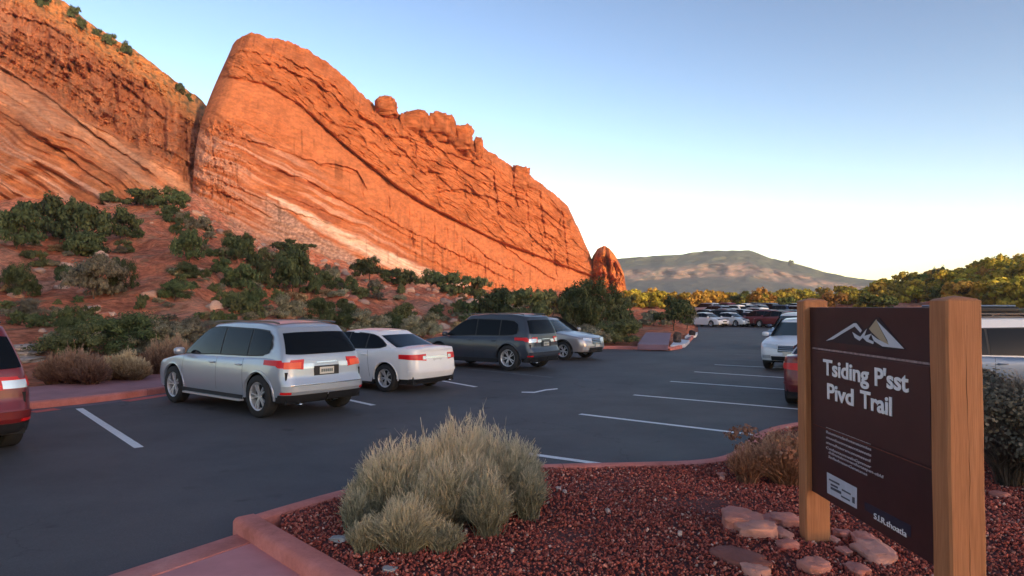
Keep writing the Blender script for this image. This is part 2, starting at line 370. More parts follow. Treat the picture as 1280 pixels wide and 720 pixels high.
# bed outline inside both kerbs
def off_line(P, o):
    out = []
    for i, p in enumerate(P):
        t = (P[min(i + 1, len(P) - 1)] - P[max(i - 1, 0)]).normalized(); out.append(p + Vector((-t.y, t.x)) * o)
    return out
edge = off_line(isl, -.158); wl_in = [p + Vector((-d_.y, d_.x)) * .208 for p in WL]
bed = wl_in[::-1][:-1] + [p for p in edge if (p - c0_).length > .35] + [Vector((12, -4))]
bed = [(p.x, p.y) for p in bed]
def bedz(x, y):
    return .118 + .02 * fbm(np.asarray(x) * 1.3, np.asarray(y) * 1.3, 5, 2)
def in_poly(x, y, poly):
    x = np.asarray(x); y = np.asarray(y); c = np.zeros(x.shape, bool); n_ = len(poly)
    for i in range(n_):
        x1, y1 = poly[i]; x2, y2 = poly[(i + 1) % n_]
        k = ((y1 > y) != (y2 > y)) & (x < (x2 - x1) * (y - y1) / (y2 - y1 + 1e-12) + x1); c ^= k
    return c
tag(mesh_obj('gravel_bed', [(x, y, .108) for x, y in bed], [tuple(range(len(bed)))], mat_bed), kind='structure')
# gravel chips: one uncountable mass
def chips(n_, xr, yr, smin, smax, seed, poly=bed, keep=None):
    r = np.random.default_rng(seed)
    x = r.uniform(*xr, n_); y = r.uniform(*yr, n_)
    k = in_poly(x, y, poly) & (y > 0) & (640 + F * x / np.maximum(y, .1) > 250) & (640 + F * x / np.maximum(y, .1) < 1400)
    x, y = x[k], y[k]; n_ = len(x)
    s = r.uniform(smin, smax, n_) * (.7 + .6 * r.random(n_) ** 3)
    base = np.array([(1, 0, 0), (-1, 0, 0), (0, 1, 0), (0, -1, 0), (0, 0, 1), (0, 0, -1), (.6, .6, .5), (-.6, .6, .4), (-.55, -.6, .45), (.6, -.6, .5)], float)
    # octahedron with a jittered upper ring
    Fo = np.array([(4, 0, 6), (4, 6, 2), (4, 2, 7), (4, 7, 1), (4, 1, 8), (4, 8, 3), (4, 3, 9), (4, 9, 0), (6, 0, 2), (7, 2, 1), (8, 1, 3), (9, 3, 0), (0, 5, 2), (2, 5, 1), (1, 5, 3), (3, 5, 0)])
    P = base[None] * (1 + r.uniform(-.3, .3, (n_, 10, 3))) * np.array([1, .8, .62]) * s[:, None, None]
    q = r.normal(size=(n_, 4)); q /= np.linalg.norm(q, axis=1)[:, None]; a, b_, c, d = q.T
    Rm = np.stack([np.stack([1 - 2 * (c * c + d * d), 2 * (b_ * c - a * d), 2 * (b_ * d + a * c)], -1), np.stack([2 * (b_ * c + a * d), 1 - 2 * (b_ * b_ + d * d), 2 * (c * d - a * b_)], -1), np.stack([2 * (b_ * d - a * c), 2 * (c * d + a * b_), 1 - 2 * (b_ * b_ + c * c)], -1)], 1)
    P = np.einsum('nij,nkj->nki', Rm, P)
    z = bedz(x, y) + s * .25
    P += np.stack([x, y, z], -1)[:, None]
    Fa = (Fo[None] + (np.arange(n_) * 10)[:, None, None]).reshape(-1, 3)
    t = r.random(n_)
    c = np.where((t < .25)[:, None], (.22, .045, .032), np.where((t < .82)[:, None], (.38, .088, .060), np.where((t < .97)[:, None], (.50, .18, .125), (.55, .34, .27))))
    c = c * r.uniform(.7, 1.55, (n_, 1))
    return P.reshape(-1, 3), Fa, np.repeat(c, 10, 0)
mat_chip, n, l, b = nt('gravel_chip'); b.inputs['Roughness'].default_value = .85; b.inputs['Specular IOR Level'].default_value = .3
at_ = n.new('ShaderNodeAttribute'); at_.attribute_name = 'Col'; l.new(at_.outputs['Color'], b.inputs['Base Color'])
parts_ = [chips(105000, (-2.6, 7.5), (3.3, 9.4), .009, .019, 11), chips(26000, (-2.6, 12), (8.6, 13), .016, .03, 12)]
Vv = np.concatenate([p[0] for p in parts_]); o_ = len(parts_[0][0]); Ff = np.concatenate([parts_[0][1], parts_[1][1] + o_]); Cc = np.concatenate([p[2] for p in parts_])
tag(mesh_obj('gravel', Vv, Ff, mat_chip, col=Cc), kind='stuff')
# ---------------------------------------------------------------- red rock formations
mat_rock = rock_mat('red_sandstone', .55, .5, .9, (1, 1, 2.6), .33)
mat_fin = rock_mat('orange_sandstone', .5, .5, .9, (1, 1, 1.4), .3)
def ledge(px, py, pts, amp, width=2.0, fade=14.0, soft=12):
    p = np.asarray(pts, float); y = np.interp(px, p[:, 0], p[:, 1]) + 2.5 * pn(px / 11, py / 40, 2) + 1.2 * pn(px / 4, 3.3, 2)
    d = py - y; m = ss(p[0, 0] - 1, p[0, 0] + soft, px) * (1 - ss(p[-1, 0] - soft, p[-1, 0] + 1, px))
    return amp * ss(-width * .3, width, d) * np.exp(-np.maximum(d, 0) / fade) * m
def rock_sheet(name, top, bot, nu, nv, dispf, colf, bulge=None, left_wall=None, right_wall=None, mat=None, ease=1.0, crest_noise=2.0, crest_scale=7.0, round_top=.12):
    T, B = np.asarray(top, float), np.asarray(bot, float)
    def curve(C, u): # resample by px fraction
        x = C[0, 0] + (C[-1, 0] - C[0, 0]) * u
        return x, np.interp(x, C[:, 0], C[:, 1]), np.interp(x, C[:, 0], C[:, 2])
    u = np.linspace(0, 1, nu); v = np.linspace(0, 1, nv) ** .9
    tx, ty, td = curve(T, u); bx, by, bd = curve(B, u)
    ty = ty + crest_noise * (pn(tx / crest_scale, 1.5) + .6 * pn(tx / 2.6, 7.5))
    U, V_ = np.meshgrid(u, v, indexing='ij')
    px = bx[:, None] * (1 - V_) + tx[:, None] * V_; py = by[:, None] * (1 - V_) + ty[:, None] * V_
    if bulge is not None: px = px + bulge(U, V_)
    e = V_ ** ease
    # near the crest the face leans back more: a rounded shoulder
    lean = ss(1 - round_top, 1, V_) ** 2
    D = bd[:, None] * (1 - e) + td[:, None] * e + dispf(px, py, U, V_) * (1 - .5 * lean) + 5.0 * lean
    Pm = at(px, py, D)
    C = colf(px, py, U, V_)
    # back side: rows that carry on behind the crest and down, so the mass is thick
    back = []; cb = []
    last = Pm[:, -1, :]
    for k, (dy, dz) in enumerate([(3, -.3), (9, -2), (22, -9), (40, -24), (55, -48)]):
        q = last.copy(); q[:, 1] += dy; q[:, 2] = np.maximum(q[:, 2] + dz, -1); back.append(q[:, None]); cb.append(C[:, -1:, :])
    Pm = np.concatenate([Pm] + back, 1); C = np.concatenate([C] + cb, 1)
    for side, wall in ((0, left_wall), (-1, right_wall)):
        if wall:
            ex = []; ce = []
            for dx, dy in wall:
                q = Pm[side].copy(); q[:, 0] += dx; q[:, 1] += dy; ex.append(q[None]); ce.append(C[side][None])
            if side == 0: Pm = np.concatenate(ex[::-1] + [Pm], 0); C = np.concatenate(ce[::-1] + [C], 0)
            else: Pm = np.concatenate([Pm] + ex, 0); C = np.concatenate([C] + ce, 0)
    return mesh_obj(name, Pm, grid_faces(Pm.shape[0], Pm.shape[1]), mat or mat_rock, smooth=True, col=C.reshape(-1, 3))
def lerp3(a, b_, t): return np.asarray(a) * (1 - t[..., None]) + np.asarray(b_) * t[..., None]

# --- main slab
CAP = [(255, 96), (285, 95), (330, 104), (375, 130), (430, 180), (500, 236), (545, 262), (620, 300), (760, 352)]
mt_top = [(291, 56, 116), (295, 50, 116), (303, 44, 117), (314, 40, 118), (325, 42, 119), (334, 49, 120), (345, 48, 121), (360, 52, 123), (385, 63, 126), (405, 75, 129), (422, 88, 131), (440, 105, 134), (455, 120, 136), (468, 131, 138), (500, 143, 142), (520, 148, 146), (545, 152, 150), (570, 163, 155), (592, 176, 160), (612, 189, 165), (625, 198, 168), (642, 208, 172), (652, 209, 175), (662, 218, 178), (675, 229, 182), (692, 241, 188), (708, 256, 194), (716, 271, 198), (724, 288, 203), (732, 305, 208), (738, 318, 211), (745, 350, 214)]
mt_bot = [(239, 262, 90), (300, 300, 98), (350, 322, 106), (450, 345, 122), (600, 374, 158), (700, 376, 190), (752, 372, 203)]
def main_disp(px, py, U, V):
    y0 = ip(px, CAP); d = py - y0                         # >0 below the cap boundary
    scale = ip(px, [(240, .5), (500, .58), (745, .8)])
    r = 0
    wob = 6 * fbm(px / 60, py / 60, 4, 3)
    s = py - .47 * (px - 240) + wob
    s2 = py - .60 * (px - 240) + wob
    # cap: blocky, overhanging
    capm = 1 - ss(-3, 3, d)
    capn = fbm(px / 22, s2 / 9, 1, 5, .5) * 1.5 + np.abs(pn(px / 26 + 3, s2 / 10, 5)) * -.8 + pn(px / 70, s2 / 4.5, 8) * .8 + np.where(pn(px / 18, s2 / 13, 77) > .12, .9, 0) + pn(px / 50, s2 / 2.2, 18) * .4 + fbm(px / 6, s2 / 3, 2, 3) * .28
    flutes = np.abs(pn(px / 4.5, py / 30, 9)) * 1.2
    r = r + capm * (capn - 1.6) - capm * 0
    # undercut right beneath the cap
    r = r + 2.6 * ss(-1, 2, d) * np.exp(-np.maximum(d, 0) / 16) * ss(360, 430, px) + 1.0 * ss(-1, 2, d) * np.exp(-np.maximum(d, 0) / 10)
    # slab and bedded lower part
    low = ss(0, 6, d)
    bed_ = pn(s / 9, px / 190, 1) * .9 + pn(s / 4.2, px / 120, 2) * .5 + pn(s / 2.1, px / 60, 3) * .28
    lowm = ss(25, 75, d) * (1 - .5 * ss(150, 220, s)) + .25
    r = r + low * bed_ * lowm * 1.0
    fl = ss(430, 520, px) * (1 - ss(700, 745, px)) * ss(4, 20, d) * (1 - ss(50, 90, d))
    r = r + fl * (flutes + fbm(px / 14, py / 40, 6, 4) * 2.2)
    # broken ground at the left foot
    lf = (1 - ss(275, 330, px)) * ss(140, 165, py)
    r = r + lf * (fbm(px / 9, py / 12, 7, 5, .6) * 2.2)
    # large scale swells of the face
    r = r + fbm(px / 90, py / 70, 12, 3) * 3.2 + fbm(px / 30, py / 22, 13, 3) * .9
    for pts, amp, fade in [([(243, 150), (300, 172), (360, 190), (400, 205), (450, 218)], 1.6, 8), ([(300, 200), (380, 222), (450, 262), (520, 300), (560, 318)], 1.4, 8),
                           ([(395, 203), (420, 205), (446, 212), (462, 240)], 2.6, 22), ([(455, 255), (500, 282), (560, 312), (640, 350)], 1.8, 9), ([(240, 208), (300, 236), (360, 262), (420, 282)], 1.7, 7),
                           ([(255, 232), (300, 250), (345, 274)], 1.8, 7), ([(330, 232), (430, 274), (540, 326), (620, 360)], 1.2, 6), ([(540, 240), (575, 236), (620, 248), (645, 262)], 2.4, 24),
                           ([(575, 290), (610, 322), (660, 346)], 1.9, 9), ([(505, 205), (530, 214), (560, 216)], 2.2, 16), ([(620, 300), (650, 322), (700, 352)], 2.0, 9), ([(640, 270), (670, 300), (712, 342)], 2.0, 12),
                           ([(340, 80), (380, 95), (420, 120), (445, 150)], 2.2, 12), ([(300, 62), (340, 70), (380, 84)], 1.4, 6), ([(470, 165), (520, 175), (560, 190), (620, 214)], 1.8, 8), ([(480, 190), (540, 200), (600, 226), (660, 252)], 1.6, 7),
                           ([(430, 130), (480, 165), (540, 225)], 1.6, 8), ([(560, 175), (600, 196), (640, 225)], 1.4, 6), ([(280, 262), (360, 292), (430, 320)], 1.0, 5)]:
        r = r + ledge(px, py, pts, amp, 2.0, fade)
    # vertical joints
    for cx, y0_, y1_, a in [(483, 225, 262, 1.4), (616, 215, 275, 2.4), (640, 210, 262, 2.0), (672, 225, 300, 1.8), (450, 215, 250, 1.2), (655, 230, 330, 1.6), (700, 250, 340, 2.0), (690, 300, 350, 1.8), (262, 150, 215, 1.4), (290, 180, 235, 1.2), (545, 215, 262, 1.4), (512, 170, 215, 1.0)]:
        x = px - cx - 3 * pn(py / 14, cx) - .12 * (py - y0_)
        r = r + a * .7 * np.exp(-(x / 1.4) ** 2) * ss(y0_ - 4, y0_ + 6, py) * (1 - ss(y1_ - 8, y1_ + 6, py))
    # left edge curls back into the cleft
    r = r + 14 * np.clip(1 - U / .05, 0, 1) ** 2
    r = r + 16 * np.clip((U - .955) / .045, 0, 1) ** 2
    return r * scale
def main_col(px, py, U, V):
    y0 = ip(px, CAP); d = py - y0
    wob = 5 * fbm(px / 60, py / 60, 4, 3); s = py - .47 * (px - 240) + wob
    c = np.ones(px.shape + (3,)) * np.array((.48, .155, .058))
    c = lerp3(c, (.38, .112, .038), ss(-.2, .35, fbm(px / 30, py / 20, 21, 4)) * .8)
    slab = ss(-1, 2, d) * (1 - ss(45, 70, d)); c = c * (1 - slab[..., None]) + np.array((.51, .17, .070)) * slab[..., None]
    m = pn(s / 7, px / 150, 30) + .5 * pn(s / 3, px / 90, 31)
    low = ss(50, 90, d) * (1 - ss(600, 700, px) * .5)
    pink = np.clip(ss(-.2, .35, m) * low * 1.0, 0, 1); c = c * (1 - pink[..., None]) + np.array((.57, .28, .185)) * pink[..., None]
    dark = np.clip(ss(.1, .5, -m) * low * .8, 0, 1); c = c * (1 - dark[..., None]) + np.array((.36, .11, .055)) * dark[..., None]
    # cream band
    CB = [(330, 236), (380, 262), (430, 288), (480, 312), (560, 345), (630, 372)]
    dc = py - ip(px, CB) + 3 * pn(px / 15, py / 8, 3); th = ip(px, [(320, 2), (400, 20), (480, 24), (560, 18), (625, 4)])
    cb = ss(-1, 3, dc) * (1 - ss(th * .6, th, dc)) * ss(318, 352, px) * (1 - ss(600, 640, px)) * np.clip(.75 + .5 * pn(s / 2, px / 30, 8), 0, 1)
    c = c * (1 - cb[..., None]) + np.array((.72, .53, .42)) * cb[..., None]
    # grey rubble below it
    gr = ss(0, 6, dc - th) * ss(310, 350, px) * (1 - ss(560, 620, px)) * .8
    gr = np.maximum(gr, ss(0, 10, py - ip(px, [(230, 240), (300, 275), (360, 305)])) * (1 - ss(350, 380, px)) * .7)
    rub = lerp3((.26, .17, .14), (.52, .34, .27), ss(-.3, .4, fbm(px / 4, py / 3, 5, 3)))
    c = c * (1 - gr[..., None]) + rub * gr[..., None]
    # desert varnish streaks
    st = ss(.25, .6, pn(px / 5, py / 60, 40)) * ss(-.1, .3, pn(px / 40, py / 30, 41)); c = c * (1 - st[..., None] * .38)
    return np.clip(c * (1 + .12 * fbm(px / 3, py / 3, 50, 2))[..., None], .01, .9)
main_rock = rock_sheet('rock_formation', mt_top, mt_bot, 1000, 420, main_disp, main_col,
    bulge=lambda U, V: -15 * np.sin(np.pi * np.clip(V, 0, 1)) ** 1.2 * np.clip(1 - U / .12, 0, 1) + 5 * np.sin(np.pi * V) * np.clip((U - .9) / .1, 0, 1),
    left_wall=[(2, 6), (5, 18), (8, 40)], right_wall=[(3, 8), (4, 25), (4, 60)], ease=1.15)
tag(main_rock, 'huge tilted red sandstone slab with a rough overhanging cap, behind the parked cars', 'rock formation')

# --- left ridge
lr_top = [(-420, -330, 170), (-150, -130, 150), (-20, -48, 138), (40, -20, 134), (70, -3, 132), (88, 9, 131), (101, 22, 130), (115, 32, 130), (130, 41, 130), (145, 51, 130), (160, 58, 131), (180, 70, 132), (200, 87, 133), (215, 100, 134), (230, 110, 136), (245, 121, 138), (262, 138, 141), (275, 160, 144)]
lr_bot = [(-420, 262, 74), (-100, 262, 82), (0, 266, 86), (60, 262, 88), (100, 262, 90), (160, 258, 92), (235, 256, 98), (262, 262, 104), (275, 265, 108)]
def left_disp(px, py, U, V):
    wob = 7 * fbm(px / 70, py / 60, 14, 3); s = py - .60 * px + wob
    crest = py - ip(px, [(a, b_) for a, b_, c in lr_top])
    r = pn(s / 13, px / 200, 1) * 1.6 + pn(s / 5, px / 110, 2) * .9 + pn(s / 2.3, px / 60, 3) * .4
    zone = ss(20, 50, s) * 0 + ss(-60, -20, s) * (1 - ss(70, 90, s))
    r = r + zone * (fbm(px / 14, py / 26, 6, 5, .6) * 3.0 + np.abs(pn(px / 6, py / 40, 9)) * 1.0)
    sm = ss(84, 92, s) * (1 - ss(112, 125, s)); r = r * (1 - .6 * sm)
    r = r + fbm(px / 100, py / 80, 16, 3) * 5 + (1 - ss(10, 45, crest)) * fbm(px / 10, s / 6, 4, 4) * 2.0
    for pts, amp, fade in [([(-400, -180), (0, 82), (60, 120), (120, 168), (200, 222)], 2.4, 9), ([(-400, -120), (0, 112), (70, 160), (140, 205), (180, 232)], 1.2, 6), ([(0, 145), (60, 175), (110, 215), (150, 240)], 1.8, 7),
                           ([(0, 14), (60, 30), (120, 70), (160, 110), (210, 150)], 1.8, 9), ([(-200, 60), (0, 175), (60, 210), (110, 236)], 1.4, 6), ([(60, 0), (110, 45), (160, 92), (240, 140)], 1.5, 8)]:
        r = r + ledge(px, py, pts, amp, 2.2, fade, 20)
    for cx, y0_, y1_, a in [(142, 105, 160, 2.2), (205, 140, 190, 1.8), (232, 150, 225, 2.5), (60, 30, 75, 1.5), (85, 60, 110, 1.5), (180, 100, 150, 1.4), (20, 20, 70, 1.4)]:
        x = px - cx - 3 * pn(py / 14, cx); r = r + a * np.exp(-(x / 2.2) ** 2) * ss(y0_ - 4, y0_ + 6, py) * (1 - ss(y1_ - 8, y1_ + 6, py))
    return r
def left_col(px, py, U, V):
    wob = 7 * fbm(px / 70, py / 60, 14, 3); s = py - .60 * px + wob
    crest = py - ip(px, [(a, b_) for a, b_, c in lr_top])
    c = np.ones(px.shape + (3,)) * np.array((.46, .17, .075))
    c = lerp3(c, (.38, .13, .058), ss(-.2, .4, fbm(px / 22, py / 22, 22, 4)))
    m = pn(s / 8, px / 150, 33) + .5 * pn(s / 3, px / 90, 34)
    p1 = ss(80, 90, s) * (1 - ss(122, 138, s)); p1 = p1 * np.clip(.6 + .9 * m, 0, 1)
    c = c * (1 - p1[..., None]) + np.array((.52, .27, .165)) * p1[..., None]
    p2 = ss(150, 170, s) * np.clip(.05 + 1.5 * m, 0, .9); c = c * (1 - p2[..., None]) + np.array((.58, .33, .24)) * p2[..., None]
    st = ss(.1, .5, pn(px / 8, py / 50, 44)) * ss(-60, -20, s) * (1 - ss(60, 80, s)) * .7; c = c * (1 - st[..., None]) + np.array((.56, .24, .12)) * st[..., None]
    top = 1 - ss(15, 48, crest); tn = ss(.05, .5, fbm(px / 7, s / 5, 51, 4))
    tc_ = lerp3((.60, .25, .085), (.27, .16, .07), tn); c = c * (1 - top[..., None]) + tc_ * top[..., None]
    dk = ss(.15, .5, fbm(px / 12, s / 6, 60, 4)) * ss(20, 50, s) * (1 - ss(140, 160, s)) * (1 - p1) * .6; c = c * (1 - dk[..., None]) + np.array((.24, .11, .06)) * dk[..., None]
    return np.clip(c * (1 + .12 * fbm(px / 3, py / 3, 50, 2))[..., None], .01, .9)
left_rock = rock_sheet('rock_formation', lr_top, lr_bot, 700, 380, left_disp, left_col, right_wall=[(6, 6)], left_wall=[(-10, 10)], ease=1.25, round_top=.25, crest_noise=3)
tag(left_rock, 'long banded red rock ridge with scrub along its crest, left of the cleft', 'rock formation')

# --- small fin
fn_top = [(739, 352, 216), (740, 330, 216), (742, 318, 216), (747, 311, 216), (755, 307, 216), (762, 311, 216), (769, 319, 216), (775, 330, 216), (780, 343, 216), (783, 362, 216)]
fn_bot = [(738, 366, 212), (783, 366, 212)]
def fin_disp(px, py, U, V): return -14 * np.sqrt(np.clip(1 - (2 * U - 1) ** 2, 0, 1)) + fbm(px / 9, py / 14, 3, 4, .6) * 5 + 5 * np.exp(-((px - 757 - .15 * (py - 310)) / 2.5) ** 2)
def fin_col(px, py, U, V): return lerp3((.62, .20, .05), (.46, .13, .045), ss(-.3, .3, fbm(px / 9, py / 12, 1, 3)))
fin = rock_sheet('rock_formation', fn_top, fn_bot, 110, 110, fin_disp, fin_col, left_wall=[(-1, 4), (0, 12)], right_wall=[(1, 4), (0, 12)], mat=mat_fin, crest_noise=.8, round_top=.2)
tag(fin, 'small bright orange rock fin at the right foot of the big slab', 'rock formation')

# --- boulders on the crest of the slab
def boulder(name, px0, px1, py0, py1, D, seed, col_=(.45, .145, .055), flat=1.0):
    c = at((px0 + px1) / 2, (py0 + py1) / 2, D); rx = (px1 - px0) / 2 / F * D; rz = (py1 - py0) / 2 / F * D
    nu, nv = 48, 32
    th = np.linspace(0, 2 * np.pi, nu); ph = np.linspace(0, np.pi, nv); T_, P_ = np.meshgrid(th, ph, indexing='ij')
    d = np.stack([np.sin(P_) * np.cos(T_), np.sin(P_) * np.sin(T_), np.cos(P_)], -1)
    def sg(a, e): return np.sign(a) * np.abs(a) ** e
    r = 1 + .24 * fbm(d[..., 0] * 1.5 + seed, d[..., 1] * 1.5, d[..., 2] * 2.2, 4, .6) - .10 * np.abs(pn(d[..., 2] * 5 + seed, d[..., 0] * 1.5)) - .08 * np.abs(pn(d[..., 0] * 3 + seed, 4.2))
    P = np.stack([sg(d[..., 0], .6) * rx, sg(d[..., 1], .7) * rx * 1.4, sg(d[..., 2], .6) * rz], -1) * r[..., None]
    colr = lerp3(col_, np.asarray(col_) * .7, ss(-.2, .3, fbm(d[..., 0] * 3, d[..., 1] * 3, d[..., 2] * 3 + seed, 3)))
    o = mesh_obj(name, P, grid_faces(nu, nv), mat_rock, smooth=True, col=colr.reshape(-1, 3)); o.location = c
    return o
for i, (a, b_, c, d, D, lb) in enumerate([
        (470, 497, 123, 145, 141, 'rounded red boulder perched alone on the crest of the big slab'),
        (500, 538, 141, 170, 147, 'broad low red boulder on the crest, right of the lone perched one'),
        (536, 568, 144, 176, 151, 'red boulder with a flat dark top, middle of the crest cluster'),
        (565, 592, 158, 190, 156, 'blocky red boulder stepping down at the right of the crest cluster'),
        (592, 604, 172, 196, 161, 'small knob of red rock at the right end of the crest boulders'),
        (638, 662, 208, 238, 176, 'rounded red knob on the crest low down, past all the other boulders')]):
    tag(boulder('boulder', a, b_, c, d + 3, D, i * 3.7), lb, 'boulder')

# ---------------------------------------------------------------- distant mesa and hills
mat_mesa = rock_mat('mesa_slope', .02, 12, .8, (1, 1, 1), .22)
ms_top = [(-1500, 330), (300, 322), (775, 323), (800, 321), (850, 318), (870, 315), (882, 313.5), (905, 313), (938, 313), (950, 318), (962, 322), (985, 327), (1000, 331), (1030, 340), (1060, 346), (1090, 350), (1130, 352), (1160, 345), (1185, 349), (1260, 356), (1500, 350), (2200, 340), (3400, 350)]
nu, nv = 900, 90
px = np.linspace(-1500, 3400, nu); v = np.linspace(0, 1, nv); PX, VV = np.meshgrid(px, v, indexing='ij')
ty = ip(PX, ms_top) + .9 * pn(PX / 9, .3) + .5 * pn(PX / 3, 3.3); py = 386 * (1 - VV) + ty * VV
Dm = 1150 + 520 * np.where(VV < .55, VV / .55 * .75, np.where(VV < .78, .75 + (VV - .55) * .35, .83 + (VV - .78) / .22 * .17))
gul = np.abs(pn(PX / 22 + VV * .6, VV * 1.2, 2)); Dm = Dm + gul * 38 * (1 - VV * .6) + fbm(PX / 20, py / 9, 4, 5) * 26
Pm = at(PX, py, Dm)
cl = ss(.50, .58, VV + .06 * pn(PX / 25, 2)) * (1 - ss(.72, .80, VV + .05 * pn(PX / 20, 5)))
C = lerp3((.072, .095, .085), (.105, .12, .10), ss(-.2, .3, fbm(PX / 14, py / 5, 1, 4)))
cl = cl * np.clip(.45 + fbm(PX / 5, py / 4, 8, 3), 0, .8); C = C * (1 - cl[..., None]) + np.array((.33, .23, .19)) * cl[..., None]
tp = ss(.78, .84, VV); C = C * (1 - tp[..., None]) + lerp3((.055, .085, .06), (.09, .115, .08), ss(-.2, .3, fbm(PX / 6, py / 2, 3, 3))) * tp[..., None]
last = Pm[:, -1:, :]; bk = [last + np.array((0, 60, -3.0)), last + np.array((0, 300, -50.0))]
Pm = np.concatenate([Pm] + bk, 1); C = np.concatenate([C, C[:, -1:], C[:, -1:]], 1)
k = np.hypot(Pm[..., 0], Pm[..., 1]); lim = np.minimum(1, 2250 / k); Pm[..., :2] *= lim[..., None]
tag(mesh_obj('mesa', Pm, grid_faces(nu, Pm.shape[1]), mat_mesa, smooth=True, col=C.reshape(-1, 3)), kind='structure')

# --- unseen hill added behind the camera to keep low sun off the car park
uu = np.array((math.sin(R(SUN_AZ)), math.cos(R(SUN_AZ)))); qq = np.array((-uu[1], uu[0]))
qs = np.linspace(-330, 150, 200); tsx = np.linspace(-1, 1, 40)
Q_, T_ = np.meshgrid(qs, tsx, indexing='ij')
S0 = 900.0; tanel = math.tan(R(SUN_EL))
# crest height needed to hold the ground between the lot and the foot of the rocks in shade: (q, height wanted, s there)
need = [(-330, -30, -60), (-190, 0, -60), (-140, 18, -70), (-100, 24, -75), (-50, 21, -90), (-30, 20, -95), (-10, 16, -100), (10, 13, -110), (28, 9, -120), (45, 6, -120), (60, 3.5, -100), (67, 2.5, -80), (72, -60, -80), (150, -60, -80)]
Hq = np.maximum(0, np.interp(Q_, [a for a, b_, c in need], [b_ + (S0 - c) * tanel for a, b_, c in need])) + 2.5 * fbm(Q_ / 32, T_, 3, 3)
prof = np.exp(-(T_ / .42) ** 2)
S_ = S0 + 380 * T_
Hq = np.where(Q_ > 73, np.minimum(Hq, 3), Hq)
XX = uu[0] * S_ + qq[0] * Q_; YY = uu[1] * S_ + qq[1] * Q_
ZZ = Hq * prof - 1.5
C = lerp3((.34, .15, .09), (.24, .14, .08), ss(-.3, .4, fbm(XX / 90, YY / 90, 4, 2)))
mat_sun_blocker = M('sun_blocker_soil', (.30, .145, .085), .95, var=.12, scale=.01)
tag(mesh_obj('sun_blocker_hill', np.stack([XX, YY, ZZ], -1), grid_faces(len(qs), len(tsx)), mat_sun_blocker, smooth=True), kind='structure')

# ---------------------------------------------------------------- air
V, Fs = [(-2500, -1700, -2), (2500, -1700, -2), (2500, 2500, -2), (-2500, 2500, -2), (-2500, -1700, 230), (2500, -1700, 230), (2500, 2500, 230), (-2500, 2500, 230)], [(0, 3, 2, 1), (4, 5, 6, 7), (0, 1, 5, 4), (1, 2, 6, 5), (2, 3, 7, 6), (3, 0, 4, 7)]
mh = bpy.data.materials.new('haze_air'); mh.use_nodes = True; hn = mh.node_tree.nodes; hn.remove(hn['Principled BSDF'])
pv = hn.new('ShaderNodeVolumePrincipled'); pv.inputs['Color'].default_value = (.86, .90, 1.0, 1); pv.inputs['Density'].default_value = .00020; pv.inputs['Anisotropy'].default_value = .2
mh.node_tree.links.new(pv.outputs[0], hn['Material Output'].inputs['Volume'])
tag(mesh_obj('haze', V, Fs, mh), kind='stuff')
# ---------------------------------------------------------------- vegetation
def leaf_mat(name, c1, c2, c3=None, rough=.7, scale=1.4):
    m, n, l, b = nt(name); b.inputs['Roughness'].default_value = rough; b.inputs['Specular IOR Level'].default_value = .25
    at_ = n.new('ShaderNodeAttribute'); at_.attribute_name = 'Col'
    oi = n.new('ShaderNodeObjectInfo')
    r = ramp(n, l, at_.outputs['Fac'], [(0, c1), (1, c2)] if c3 is None else [(0, c1), (.55, c2), (1, c3)])
    hv = n.new('ShaderNodeHueSaturation')
    mr = n.new('ShaderNodeMapRange'); mr.inputs['To Min'].default_value = .85; mr.inputs['To Max'].default_value = 1.5; l.new(oi.outputs['Random'], mr.inputs[0]); l.new(mr.outputs[0], hv.inputs['Value'])
    mr2 = n.new('ShaderNodeMapRange'); mr2.inputs['To Min'].default_value = .485; mr2.inputs['To Max'].default_value = .515; l.new(oi.outputs['Random'], mr2.inputs[0]); l.new(mr2.outputs[0], hv.inputs['Hue'])
    l.new(r.outputs[0], hv.inputs['Color']); l.new(hv.outputs[0], b.inputs['Base Color'])
    tr = n.new('ShaderNodeBsdfTranslucent'); l.new(hv.outputs[0], tr.inputs[0])
    mx = n.new('ShaderNodeMixShader'); mx.inputs[0].default_value = .25; l.new(b.outputs[0], mx.inputs[1]); l.new(tr.outputs[0], mx.inputs[2])
    l.new(mx.outputs[0], n['Material Output'].inputs[0])
    return m
leafs = {
 'juniper': leaf_mat('juniper_leaves', (.045, .060, .024), (.088, .112, .044), (.145, .165, .07)),
 'oak': leaf_mat('scrub_oak_leaves', (.07, .085, .036), (.13, .15, .06), (.22, .22, .10)),
 'sage': leaf_mat('sage_leaves', (.13, .12, .08), (.24, .225, .15), (.38, .34, .23)),
 'dry': leaf_mat('dry_grass', (.19, .12, .06), (.34, .235, .12), (.50, .38, .22)),
 'rust': leaf_mat('rust_leaves', (.14, .05, .035), (.24, .105, .07), (.36, .19, .13)),
 'yellow': leaf_mat('golden_leaves', (.17, .15, .02), (.38, .29, .035), (.62, .43, .06)),
 'orange': leaf_mat('amber_leaves', (.22, .14, .02), (.44, .24, .04), (.62, .36, .07)),
 'green_gold': leaf_mat('olive_gold_leaves', (.06, .085, .02), (.13, .15, .03), (.28, .26, .05)),
 'grey': leaf_mat('grey_brown_leaves', (.08, .075, .055), (.15, .135, .10), (.24, .21, .16)),
}
mat_bark = M('bark', (.12, .08, .055), .9, var=.3, scale=20, bump=.6, bscale=40)
def quads(c, nrm, up, a, b_):
    """leaf quads centred c, half sizes a,b"""
    s = np.cross(nrm, up); s /= np.linalg.norm(s, axis=1)[:, None] + 1e-9; t = np.cross(nrm, s)
    A = s * a[:, None]; B = t * b_[:, None]
    return np.stack([c - A * .3 - B, c + A - B * .15, c + A * .25 + B, c - A + B * .2], 1)
